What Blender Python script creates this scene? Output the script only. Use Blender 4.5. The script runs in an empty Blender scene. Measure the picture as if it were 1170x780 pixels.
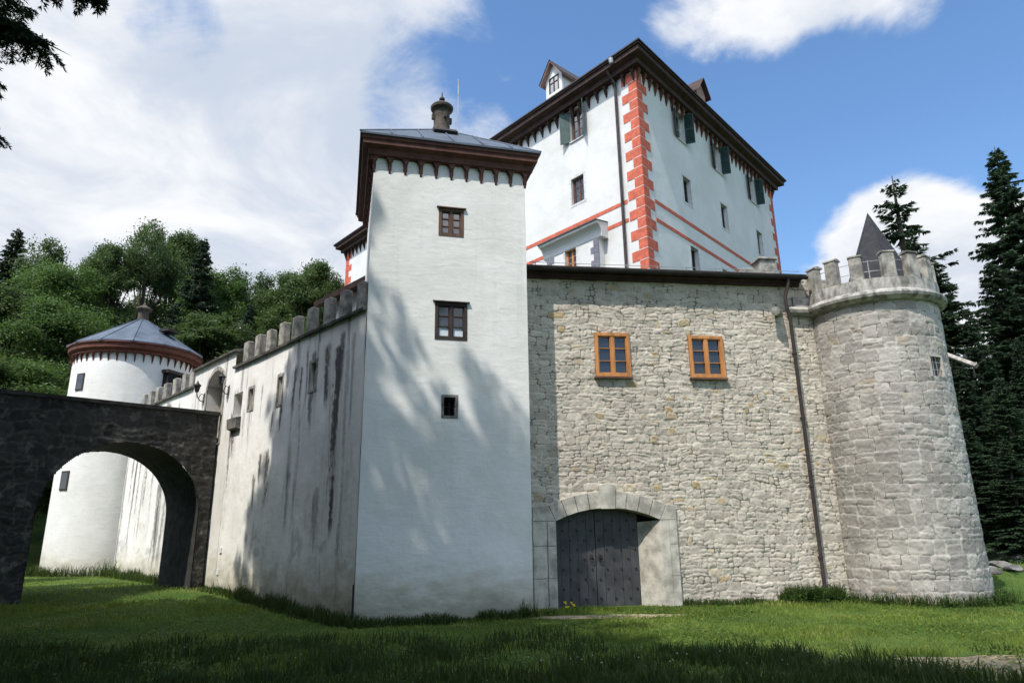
import bpy, math, random
import numpy as np
from mathutils import Vector, Matrix

SC = bpy.context.scene
COL = SC.collection
rad = math.radians

# ------------------------------------------------------------------ camera, sky, sun, exposure
FPX, PITCH, ROLL, CAM_H = 780.0, rad(15.6), rad(0.8), 2.0
SUN_AZ = (-0.57, -0.82)            # horizontal direction towards the sun
SUN_EL = rad(59)
SUN_STRENGTH = 2.95
SKY_STRENGTH = 0.15
EXPOSURE = 0.90
_c, _s = math.cos(PITCH), math.sin(PITCH)
F_ = np.array([0, _c, _s]); _u = np.array([0, -_s, _c]); _r = np.array([1.0, 0, 0])
U_ = _u * math.cos(ROLL) + _r * math.sin(ROLL)
R_ = _r * math.cos(ROLL) - _u * math.sin(ROLL)
EYE = np.array([0, 0, CAM_H])

def ray(u, v):
    return F_ + (u - 585) / FPX * R_ - (v - 390) / FPX * U_
def at_y(u, v, Y):
    d = ray(u, v); return EYE + d * Y / d[1]

cam_d = bpy.data.cameras.new('camera')
cam = bpy.data.objects.new('camera', cam_d); COL.objects.link(cam)
cam_d.sensor_width = 36.0; cam_d.lens = FPX / 1170 * 36.0
cam_d.clip_end = 3000
cam.matrix_world = Matrix(((R_[0], U_[0], -F_[0], 0), (R_[1], U_[1], -F_[1], 0), (R_[2], U_[2], -F_[2], CAM_H), (0, 0, 0, 1)))
SC.camera = cam

SC.view_settings.view_transform = 'Standard'
SC.view_settings.look = 'None'
SC.view_settings.exposure = EXPOSURE
SC.view_settings.gamma = 1.0
SC.render.engine = 'CYCLES'
SC.cycles.max_bounces = 6
SC.cycles.diffuse_bounces = 3
SC.cycles.transparent_max_bounces = 6
SC.cycles.use_denoising = True

az = np.array(SUN_AZ); az = az / np.linalg.norm(az)
sun_vec = Vector((az[0] * math.cos(SUN_EL), az[1] * math.cos(SUN_EL), math.sin(SUN_EL)))
sd = bpy.data.lights.new('sun', 'SUN'); sd.energy = SUN_STRENGTH; sd.angle = rad(0.53); sd.color = (1.0, 0.95, 0.87)
sun = bpy.data.objects.new('sun', sd); COL.objects.link(sun)
sun.rotation_euler = sun_vec.to_track_quat('Z', 'Y').to_euler(); sun.location = (-20, -20, 60)


class NT:
    """small node-tree writer"""
    def __init__(self, tree):
        self.t = tree; self.n = tree.nodes; self.l = tree.links
    def new(self, typ, **kw):
        nd = self.n.new(typ)
        for k, v in kw.items():
            setattr(nd, k, v)
        return nd
    def put(self, sock, val):
        if val is None: return
        if isinstance(val, bpy.types.NodeSocket): self.l.new(val, sock)
        else:
            if isinstance(val, (tuple, list)) and len(val) == 3 and sock.type == 'RGBA': val = (*val, 1)
            sock.default_value = val
    def math(self, op, a, b=None, c=None, clamp=False):
        nd = self.new('ShaderNodeMath', operation=op, use_clamp=clamp)
        self.put(nd.inputs[0], a); self.put(nd.inputs[1], b)
        if c is not None: self.put(nd.inputs[2], c)
        return nd.outputs[0]
    def vmath(self, op, a, b=None, out=0):
        nd = self.new('ShaderNodeVectorMath', operation=op)
        self.put(nd.inputs[0], a)
        if b is not None: self.put(nd.inputs[1], b)
        return nd.outputs[out]
    def noise(self, vec, scale, detail=4, rough=0.55, dist=0.0, out=0):
        nd = self.new('ShaderNodeTexNoise'); self.put(nd.inputs['Vector'], vec)
        nd.inputs['Scale'].default_value = scale; nd.inputs['Detail'].default_value = detail
        nd.inputs['Roughness'].default_value = rough; nd.inputs['Distortion'].default_value = dist
        return nd.outputs[out]
    def rng(self, val, a, b, c=0.0, d=1.0, smooth=True):
        nd = self.new('ShaderNodeMapRange', interpolation_type='SMOOTHSTEP' if smooth else 'LINEAR')
        self.put(nd.inputs['Value'], val)
        for k, x in zip(('From Min', 'From Max', 'To Min', 'To Max'), (a, b, c, d)): self.put(nd.inputs[k], x)
        return nd.outputs[0]
    def mix(self, fac, a, b, blend='MIX'):
        nd = self.new('ShaderNodeMix', data_type='RGBA', blend_type=blend)
        self.put(nd.inputs[0], fac); self.put(nd.inputs[6], a); self.put(nd.inputs[7], b)
        return nd.outputs[2]
    def scalexyz(self, vec, s):
        return self.vmath('MULTIPLY', vec, s)
    def pos(self):
        return self.new('ShaderNodeNewGeometry').outputs['Position']
    def uv(self):
        return self.new('ShaderNodeUVMap', uv_map='UVMap').outputs[0]
    def attr(self, name, out='Color'):
        return self.new('ShaderNodeAttribute', attribute_name=name).outputs[out]
    def sep(self, vec):
        nd = self.new('ShaderNodeSeparateXYZ'); self.put(nd.inputs[0], vec); return nd.outputs
    def comb(self, x, y, z):
        nd = self.new('ShaderNodeCombineXYZ')
        for i, q in enumerate((x, y, z)): self.put(nd.inputs[i], q)
        return nd.outputs[0]
    def bump(self, h, strength, dist):
        nd = self.new('ShaderNodeBump'); self.put(nd.inputs['Height'], h)
        nd.inputs['Strength'].default_value = strength; nd.inputs['Distance'].default_value = dist
        return nd.outputs[0]

# --- world: physical sky with clouds laid over it by direction
world = bpy.data.worlds.new('World'); SC.world = world; world.use_nodes = True
world.node_tree.nodes.clear()
w = NT(world.node_tree)
sky = w.new('ShaderNodeTexSky', sky_type='NISHITA')
sky.sun_disc = False; sky.sun_elevation = SUN_EL
sky.sun_rotation = math.atan2(az[0], az[1])
sky.air_density = 1.0; sky.dust_density = 0.3; sky.ozone_density = 1.6
hs = w.new('ShaderNodeHueSaturation'); hs.inputs['Saturation'].default_value = 1.14; hs.inputs['Value'].default_value = 0.82; w.l.new(sky.outputs[0], hs.inputs['Color'])
bg_sky = w.new('ShaderNodeBackground'); w.l.new(hs.outputs[0], bg_sky.inputs[0]); bg_sky.inputs[1].default_value = SKY_STRENGTH
dirv = w.new('ShaderNodeTexCoord').outputs['Generated']
dn = w.vmath('NORMALIZE', dirv)
dx, dy, dz = w.sep(dn)
den = w.math('ADD', w.math('MAXIMUM', dz, 0.0), 0.25)
pl = w.comb(w.math('DIVIDE', dx, den), w.math('DIVIDE', dy, den), 3.7)
cov = w.noise(pl, 1.7, 10, 0.60, 0.5)
wob = w.noise(pl, 5.5, 7, 0.6, 0.5)
bias = None
BLOBS = [(40, 60, 13, .30), (60, 200, 15, .34), (250, 170, 15, .36), (400, 90, 12, .34), (330, 280, 13, .26), (520, 20, 7, .30), (150, 330, 14, .12), (545, 130, 5, .18),
         (900, 10, 7.5, .62), (805, -5, 6, .5), (980, 25, 6, .8), (1030, 25, 3.5, .6), (995, 270, 5.5, .42), (1100, 245, 7, .46), (1010, 180, 2.6, .42), (1150, 320, 9, .40), (960, 235, 2.6, .22),
         (203, 38, 3.2, -.85), (478, 105, 4.4, -.55), (690, 40, 9, -.5), (760, 150, 8, -.4), (880, 165, 7, -.6), (1085, 110, 7, -.75), (905, 290, 3.5, -.5), (590, 60, 4, -.25), (960, 125, 6, -.55), (1140, 50, 8, -.7), (1160, 140, 4, -.4)]
for (bu, bv, deg, wt) in BLOBS:
    d = ray(bu, bv); d = d / np.linalg.norm(d)
    dt = w.vmath('DOT_PRODUCT', dn, tuple(d), out=1)
    g = w.math('MULTIPLY', w.rng(dt, math.cos(rad(deg * 1.75)), math.cos(rad(deg * 0.1))), wt)
    bias = g if bias is None else w.math('ADD', bias, g)
tot = w.math('ADD', w.math('ADD', w.math('MULTIPLY', w.math('SUBTRACT', cov, 0.5), 2.0), bias), w.math('MULTIPLY', w.math('SUBTRACT', wob, 0.5), 1.05))
cmask = w.rng(tot, -0.06, 0.42)
shade = w.noise(pl, 2.6, 6, 0.6, 0.4)
ccol = w.mix(w.rng(shade, 0.30, 0.66), (0.58, 0.65, 0.77), (0.95, 0.96, 0.98))
bg_cl = w.new('ShaderNodeBackground'); w.l.new(ccol, bg_cl.inputs[0]); 
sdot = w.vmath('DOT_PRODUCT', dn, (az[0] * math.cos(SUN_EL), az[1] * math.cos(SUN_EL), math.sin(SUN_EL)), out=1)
w.put(bg_cl.inputs[1], w.rng(sdot, 0.45, 0.98, 0.565, 8.0))      # clouds round the sun, out of view, boosted to fill the shaded facades
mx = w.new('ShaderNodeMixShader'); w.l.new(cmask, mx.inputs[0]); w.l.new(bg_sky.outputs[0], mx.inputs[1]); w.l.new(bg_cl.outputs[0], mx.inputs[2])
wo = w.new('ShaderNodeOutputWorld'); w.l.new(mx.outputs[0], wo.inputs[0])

# ------------------------------------------------------------------ materials
def material(name, fn, rough=0.9, metal=0.0, spec=0.3):
    m = bpy.data.materials.new(name); m.use_nodes = True
    t = NT(m.node_tree); t.n.clear()
    b = t.new('ShaderNodeBsdfPrincipled'); o = t.new('ShaderNodeOutputMaterial')
    t.l.new(b.outputs[0], o.inputs[0])
    b.inputs['Roughness'].default_value = rough; b.inputs['Metallic'].default_value = metal
    b.inputs['Specular IOR Level'].default_value = spec
    fn(t, b)
    return m

def simple(name, col, rough=0.85, metal=0.0, var=0.25, scale=3.0, bump=0.0, spec=0.3, stretch=(1, 1, 1)):
    def fn(t, b):
        p = t.scalexyz(t.pos(), stretch)
        n = t.noise(p, scale, 6, 0.62)
        dark = tuple(c * (1 - var) for c in col); lite = tuple(min(1, c * (1 + var)) for c in col)
        t.put(b.inputs['Base Color'], t.mix(t.rng(n, 0.3, 0.7), dark, lite))
        if bump:
            t.put(b.inputs['Normal'], t.bump(t.noise(p, scale * 6, 5, 0.65), bump, 0.02))
    return material(name, fn, rough, metal, spec)

def plaster_fn(dirt_z=None, streak=0.0, runs=False, col=(0.80, 0.79, 0.76), base_h=1.0, brush=0.22):
    def fn(t, b):
        uv = t.uv(); p = t.pos()
        n1 = t.noise(p, 0.55, 6, 0.6); n2 = t.noise(p, 4.0, 6, 0.65)
        c = t.mix(t.rng(n1, 0.3, 0.72), tuple(q * k_ for q, k_ in zip(col, (0.86, 0.855, 0.83))), col)
        pt = t.noise(t.scalexyz(p, (1, 1, 1.4)), 0.9, 3, 0.4)
        c = t.mix(t.math('MULTIPLY', t.rng(pt, 0.56, 0.60), 0.10), c, tuple(q * 0.8 for q in col))
        c = t.mix(t.math('MULTIPLY', t.rng(n2, 0.5, 0.78), 0.22), c, tuple(q * 0.72 for q in col))
        z = t.sep(p)[2]
        rain = t.noise(t.scalexyz(uv, (3.0, 0.16, 1)), 1.0, 6, 0.62)
        c = t.mix(t.math('MULTIPLY', t.rng(rain, 0.54, 0.78), 0.20), c, (0.42, 0.41, 0.38))
        if streak:
            # long run-off streaks, grouped in columns below the coping, and dark blotches of algae
            grp = t.noise(t.scalexyz(uv, (0.62, 0.05, 1)), 1.0, 3, 0.5)
            st = t.noise(t.scalexyz(uv, (2.6, 0.22, 1)), 1.0, 7, 0.66, 0.25)
            fine = t.noise(t.scalexyz(uv, (9.0, 0.55, 1)), 1.0, 5, 0.65)
            v = t.math('ADD', t.math('MULTIPLY', t.math('SUBTRACT', grp, 0.5), 0.55), t.math('ADD', st, t.math('MULTIPLY', t.math('SUBTRACT', fine, 0.5), 0.40)))
            m = t.math('MULTIPLY', t.rng(v, 0.60, 0.74), streak)
            c = t.mix(t.math('MULTIPLY', t.rng(v, 0.50, 0.66), 0.26 * streak), c, (0.40, 0.37, 0.32))
            c = t.mix(m, c, (0.085, 0.08, 0.075))
            och = t.noise(t.scalexyz(uv, (0.9, 0.5, 1)), 1.3, 6, 0.6)
            c = t.mix(t.math('MULTIPLY', t.rng(och, 0.58, 0.76), 0.5), c, (0.50, 0.42, 0.29))
            if runs:
                sc = t.new('ShaderNodeSeparateColor'); t.l.new(t.attr('stone'), sc.inputs[0])
                c = t.mix(t.math('MULTIPLY', sc.outputs[1], 0.75), c, (0.36, 0.32, 0.26))
                c = t.mix(t.math('MULTIPLY', sc.outputs[2], 0.38), c, (0.22, 0.22, 0.22))
                c = t.mix(t.math('MULTIPLY', sc.outputs[0], 0.93), c, (0.055, 0.052, 0.05))
            bl = t.noise(t.scalexyz(uv, (0.7, 0.55, 1)), 1.0, 8, 0.7, 0.3)
            low = t.rng(z, 0.3, 5.5, 1.0, 0.15)
            c = t.mix(t.math('MULTIPLY', t.math('MULTIPLY', t.rng(bl, 0.52, 0.70), low), 0.38 * streak), c, (0.20, 0.20, 0.20))
        if dirt_z is not None:
            edge = t.math('ADD', z, t.math('MULTIPLY', t.math('SUBTRACT', t.noise(t.scalexyz(p, (1, 1, 2.2)), 1.4, 6, 0.65), 0.5), 1.6 * base_h))
            c = t.mix(t.rng(edge, dirt_z, dirt_z + base_h, 0.62, 0.0), c, (0.40, 0.36, 0.24))
            c = t.mix(t.rng(edge, dirt_z - 0.3 * base_h, dirt_z + 0.35 * base_h, 0.55, 0.0), c, (0.20, 0.20, 0.13))
        t.put(b.inputs['Base Color'], c)
        h = t.math('ADD', t.math('MULTIPLY', t.noise(t.scalexyz(uv, (1.1, 4.5, 1)), 1.0, 6, 0.7, 0.6), brush), t.math('ADD', t.math('MULTIPLY', n2, 0.5), t.noise(p, 1.1, 3, 0.5)))
        t.put(b.inputs['Normal'], t.bump(h, 0.40, 0.05))
    return fn

def stone_fn(a, bcol, mortar, ochre=0.0, grey=0.0, lichen=0.0):
    def fn(t, b):
        at = t.attr('stone'); r, g, bb = t.new('ShaderNodeSeparateColor').outputs, None, None
        sc = r[0].node; t.l.new(at, sc.inputs[0])
        tint, mort, rnd = sc.outputs[0], sc.outputs[1], sc.outputs[2]
        p = t.pos()
        c = t.mix(tint, a, bcol)
        n = t.noise(p, 7.0, 7, 0.7)
        c = t.mix(t.math('MULTIPLY', t.rng(n, 0.42, 0.74), 0.50), c, tuple(q * 0.58 for q in a))
        c = t.mix(t.math('MULTIPLY', t.rng(t.noise(p, 26.0, 4, 0.7), 0.52, 0.75), 0.40), c, tuple(q * 0.5 for q in a))
        big = t.noise(p, 0.45, 5, 0.6)
        if ochre:
            om = t.math('MULTIPLY', t.rng(rnd, 0.86, 0.93), t.rng(t.noise(p, 0.8, 4, 0.6), 0.45, 0.6))
            c = t.mix(t.math('MULTIPLY', om, ochre), c, (0.42, 0.30, 0.14))
        if grey:
            c = t.mix(t.math('MULTIPLY', t.math('MULTIPLY', t.rng(big, 0.36, 0.60), t.rng(t.sep(p)[2], 2.0, 9.5, 1.0, 0.35)), grey), c, (0.20, 0.185, 0.165))
        c = t.mix(t.math('MULTIPLY', mort, t.rng(t.noise(p, 1.7, 5, 0.65), 0.35, 0.62, 0.35, 0.95)), c, mortar)
        c = t.mix(t.math('MULTIPLY', t.rng(t.noise(p, 3.2, 6, 0.7), 0.57, 0.69), 0.45), c, mortar)
        crev_shade = t.math('MULTIPLY', t.rng(mort, 0.40, 0.85), t.rng(t.noise(p, 2.6, 5, 0.7), 0.44, 0.56))  # small shadows in the joints, put into the stone colour
        c = t.mix(t.math('MULTIPLY', crev_shade, 0.85), c, (0.085, 0.074, 0.058))
        if lichen:
            z = t.sep(p)[2]
            lm = t.math('MULTIPLY', t.rng(t.noise(p, 2.2, 7, 0.7), 0.54, 0.66), t.rng(z, 0.0, 9.0, 1.0, 0.45))
            c = t.mix(t.math('MULTIPLY', lm, lichen), c, (0.20, 0.19, 0.16))
        t.put(b.inputs['Base Color'], c)
        t.put(b.inputs['Normal'], t.bump(t.math('ADD', n, t.noise(p, 30.0, 4, 0.7)), 0.55, 0.02))
    return fn

def leaf_material(name, a, bcol, trans=0.35, rough=0.55, dry=None):
    m = bpy.data.materials.new(name); m.use_nodes = True
    t = NT(m.node_tree); t.n.clear()
    at = t.attr('leaf', 'Fac')
    oi = t.new('ShaderNodeObjectInfo').outputs['Random']
    c = t.mix(at, a, bcol)
    c = t.mix(t.math('MULTIPLY', oi, 0.45), c, tuple(q * 0.55 for q in a))
    if dry:
        dn_ = t.noise(t.pos(), 0.55, 5, 0.65)
        c = t.mix(t.math('MULTIPLY', t.rng(dn_, 0.50, 0.66), t.rng(at, 0.35, 0.9, 0.15, 0.8)), c, dry)
        c = t.mix(t.math('MULTIPLY', t.rng(t.noise(t.pos(), 1.3, 4, 0.6), 0.52, 0.64), 0.55), c, tuple(q * .55 for q in a))
    d = t.new('ShaderNodeBsdfPrincipled'); t.put(d.inputs['Base Color'], c)
    d.inputs['Roughness'].default_value = rough; d.inputs['Specular IOR Level'].default_value = 0.25
    tr = t.new('ShaderNodeBsdfTranslucent'); t.put(tr.inputs[0], t.mix(0.5, c, tuple(min(1, q * 1.6) for q in bcol)))
    mxs = t.new('ShaderNodeMixShader'); mxs.inputs[0].default_value = trans
    t.l.new(d.outputs[0], mxs.inputs[1]); t.l.new(tr.outputs[0], mxs.inputs[2])
    o = t.new('ShaderNodeOutputMaterial'); t.l.new(mxs.outputs[0], o.inputs[0])
    return m

M = {}
M['plaster'] = material('white_plaster', plaster_fn(dirt_z=0.35, base_h=1.2, brush=0.5), 0.92)
M['plaster_keep'] = material('white_keep_plaster', plaster_fn(None, col=(0.64, 0.635, 0.62), brush=0.2), 0.92)
M['plaster_curtain'] = material('weathered_plaster', plaster_fn(dirt_z=0.45, streak=1.0, col=(0.78, 0.76, 0.72), base_h=1.4), 0.95)
M['plaster_runs'] = material('rain_stained_plaster', plaster_fn(dirt_z=0.45, streak=0.6, runs=True, col=(0.86, 0.84, 0.80), base_h=1.3), 0.95)
M['stone'] = material('pale_rubble', stone_fn((0.63, 0.565, 0.465), (0.37, 0.325, 0.265), (0.57, 0.52, 0.44), ochre=0.9, grey=0.16), 0.95)
M['stone_tower'] = material('grey_ashlar', stone_fn((0.52, 0.485, 0.435), (0.235, 0.215, 0.195), (0.50, 0.475, 0.425), ochre=0.35, grey=0.7), 0.95)
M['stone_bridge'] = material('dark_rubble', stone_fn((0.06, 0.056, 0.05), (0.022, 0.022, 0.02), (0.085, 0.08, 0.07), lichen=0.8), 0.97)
M['ashlar'] = simple('dressed_limestone', (0.42, 0.39, 0.335), 0.92, var=0.36, scale=2.6, bump=0.5)
M['soffit'] = simple('dark_arch_stone', (0.035, 0.034, 0.03), 0.97, var=0.5, scale=3, bump=0.7)  # near-black stone for the arch underside and the bridge coping
M['coping'] = simple('weathered_coping', (0.15, 0.14, 0.125), 0.95, var=0.55, scale=2.4, bump=0.6)
M['merlon'] = simple('lichened_merlon_stone', (0.27, 0.255, 0.225), 0.95, var=0.55, scale=3.2, bump=0.6)
M['merlon_pale'] = simple('pale_merlon_stone', (0.29, 0.275, 0.25), 0.95, var=0.62, scale=4.2, bump=0.6, stretch=(1, 1, 0.5))
M['cornice'] = simple('brown_painted_cornice', (0.105, 0.045, 0.034), 0.8, var=0.3, scale=3)
M['cornice_dark'] = simple('dark_timber_cornice', (0.045, 0.024, 0.02), 0.8, var=0.35, scale=3)
M['cornice_red'] = simple('red_painted_cornice', (0.135, 0.048, 0.034), 0.8, var=0.25, scale=3)
M['red'] = simple('red_quoin_paint', (0.47, 0.112, 0.066), 0.85, var=0.24, scale=5, bump=0.2)
M['grey_quoin'] = simple('grey_quoin_paint', (0.16, 0.158, 0.19), 0.85, var=0.15, scale=5)
M['line'] = simple('white_joint_paint', (0.75, 0.70, 0.66), 0.85, var=0.1)
M['roof'] = simple('blue_grey_sheet_roof', (0.085, 0.105, 0.135), 0.66, metal=0.0, var=0.22, scale=1.6, spec=0.15)
M['roof_dark'] = simple('dark_roof_tile', (0.05, 0.04, 0.038), 0.8, var=0.3, scale=6)
M['slate'] = simple('dark_slate_roof', (0.03, 0.03, 0.033), 0.9, var=0.25, scale=5, bump=0.3)
M['iron'] = simple('dark_iron', (0.03, 0.026, 0.025), 0.6, metal=0.3, var=0.3)
M['pipe'] = simple('dark_brown_pipe', (0.055, 0.042, 0.04), 0.55, metal=0.2, var=0.3)
M['galv'] = simple('grey_galvanised_wire', (0.35, 0.35, 0.35), 0.5, metal=0.6)
M['wood_orange'] = simple('varnished_orange_wood', (0.46, 0.20, 0.065), 0.55, var=0.3, scale=5, stretch=(1, 1, 0.2))
M['wood_brown'] = simple('dark_brown_wood', (0.11, 0.06, 0.04), 0.65, var=0.3, scale=5, stretch=(1, 1, 0.3))
M['wood_dark'] = simple('black_brown_wood', (0.04, 0.028, 0.023), 0.65, var=0.3, scale=5)
M['wood_grey'] = simple('weathered_grey_wood', (0.30, 0.28, 0.25), 0.9, var=0.4, scale=4)
M['shutter'] = simple('dark_green_shutter', (0.022, 0.052, 0.046), 0.6, var=0.25, scale=4)
M['frame_grey'] = simple('pale_stone_frame', (0.52, 0.51, 0.49), 0.9, var=0.25, scale=6)
M['curtain_cloth'] = simple('white_cloth', (0.62, 0.68, 0.74), 0.9, var=0.08)
M['dark_room'] = simple('dark_interior', (0.012, 0.012, 0.013), 1.0, var=0.1)
M['sign_white'] = simple('white_sign', (0.7, 0.7, 0.7), 0.6, var=0.05)
M['chimney'] = simple('brown_grey_chimney_stone', (0.075, 0.065, 0.05), 0.9, var=0.35, scale=5, bump=0.5)
M['bark'] = simple('grey_brown_bark', (0.075, 0.058, 0.045), 0.95, var=0.4, scale=5, bump=0.8, stretch=(1, 1, 0.25))
M['leaf'] = leaf_material('beech_leaves', (0.025, 0.050, 0.016), (0.085, 0.132, 0.034))
M['dormer_wood'] = simple('pinkish_weathered_boards', (0.36, 0.22, 0.19), 0.85, var=0.2)
M['pink'] = simple('pale_pink_paint', (0.60, 0.40, 0.36), 0.85, var=0.1)
M['leaf_bright'] = leaf_material('bright_spring_leaves', (0.033, 0.074, 0.018), (0.108, 0.182, 0.038))
M['needle'] = leaf_material('spruce_needles', (0.015, 0.034, 0.017), (0.052, 0.088, 0.036), 0.12, 0.7)
M['grass'] = leaf_material('grass_blades', (0.046, 0.090, 0.014), (0.29, 0.365, 0.06), 0.34, 0.6, (0.34, 0.31, 0.12))
M['rough_grass_shade'] = leaf_material('rough_grass_shade_blades', (0.026, 0.052, 0.010), (0.095, 0.13, 0.028), 0.28, 0.6)  # foreground shade put into the blade colour; wall-foot tufts share it
M['weed'] = leaf_material('nettle_leaves', (0.04, 0.10, 0.02), (0.10, 0.19, 0.035), 0.30, 0.6)
M['petal_white'] = simple('white_petals', (0.75, 0.75, 0.70), 0.8, var=0.05)
M['petal_yellow'] = simple('yellow_petals', (0.80, 0.62, 0.03), 0.8, var=0.05)
M['rock'] = simple('grey_rock', (0.13, 0.125, 0.115), 0.95, var=0.5, scale=2.5, bump=0.8)

def glass_fn(t, b):
    n = t.noise(t.pos(), 1.6, 2, 0.5)
    t.put(b.inputs['Base Color'], t.mix(n, (0.012, 0.015, 0.020), (0.035, 0.040, 0.048)))
    t.put(b.inputs['Normal'], t.bump(n, 0.15, 0.02))
M['glass'] = material('old_window_glass', glass_fn, 0.06, 0.0, 0.8)

def door_fn(t, b):
    p = t.pos()
    n = t.noise(p, 2.5, 6, 0.65)
    t.put(b.inputs['Base Color'], t.mix(t.rng(n, 0.3, 0.7), (0.042, 0.041, 0.044), (0.085, 0.083, 0.088)))
    t.put(b.inputs['Normal'], t.bump(t.noise(p, 14, 4, 0.6), 0.3, 0.01))
M['door'] = material('grey_blue_iron_door', door_fn, 0.55, 0.25, 0.4)

def ground_fn(t, b):
    p = t.pos()
    n1 = t.noise(p, 0.35, 6, 0.6); n2 = t.noise(p, 3.0, 6, 0.65); n3 = t.noise(p, 22.0, 4, 0.7)
    c = t.mix(t.rng(n1, 0.3, 0.7), (0.035, 0.075, 0.014), (0.075, 0.12, 0.025))
    c = t.mix(t.math('MULTIPLY', t.rng(n2, 0.45, 0.75), 0.6), c, (0.095, 0.115, 0.035))
    c = t.mix(t.math('MULTIPLY', t.rng(n3, 0.5, 0.8), 0.5), c, (0.045, 0.045, 0.02))
    t.put(b.inputs['Base Color'], c)
    t.put(b.inputs['Normal'], t.bump(t.math('ADD', n2, t.math('MULTIPLY', n3, 0.5)), 0.8, 0.08))
M['ground'] = material('lawn_soil', ground_fn, 1.0, 0, 0.1)

def dirt_fn(t, b):
    p = t.pos(); n = t.noise(p, 2.5, 7, 0.7); n2 = t.noise(p, 40, 3, 0.7)
    c = t.mix(t.rng(n, 0.3, 0.7), (0.23, 0.175, 0.10), (0.36, 0.30, 0.20))
    c = t.mix(t.math('MULTIPLY', t.rng(n2, 0.5, 0.75), 0.6), c, (0.45, 0.42, 0.34))
    t.put(b.inputs['Base Color'], c); t.put(b.inputs['Normal'], t.bump(t.math('ADD', n, n2), 0.7, 0.03))
M['dirt'] = material('bare_earth', dirt_fn, 1.0, 0, 0.1)

# ------------------------------------------------------------------ building helpers
class Frame:
    """a facade: origin P, s to the right along it (seen from outside), o outwards, z up"""
    def __init__(self, P, ang):
        self.P = np.array([P[0], P[1], 0.0]); self.ang = rad(ang)
        self.t = np.array([math.cos(self.ang), math.sin(self.ang), 0]); self.out = np.array([self.t[1], -self.t[0], 0])
    def p(self, s, o, z):
        return self.P + self.t * s + self.out * o + np.array([0, 0, z])
    def px(self, u, v, o=0.0):
        d = ray(u, v); q = self.P + self.out * o
        k = ((q - EYE) @ self.out) / (d @ self.out); h = EYE + d * k
        return float((h - self.P) @ self.t), float(h[2])
ID = Frame((0, 0), 0)

def wmat(o):
    m = o.matrix_basis.copy()
    while o.parent:
        o = o.parent; m = o.matrix_basis @ m
    return m

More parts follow.
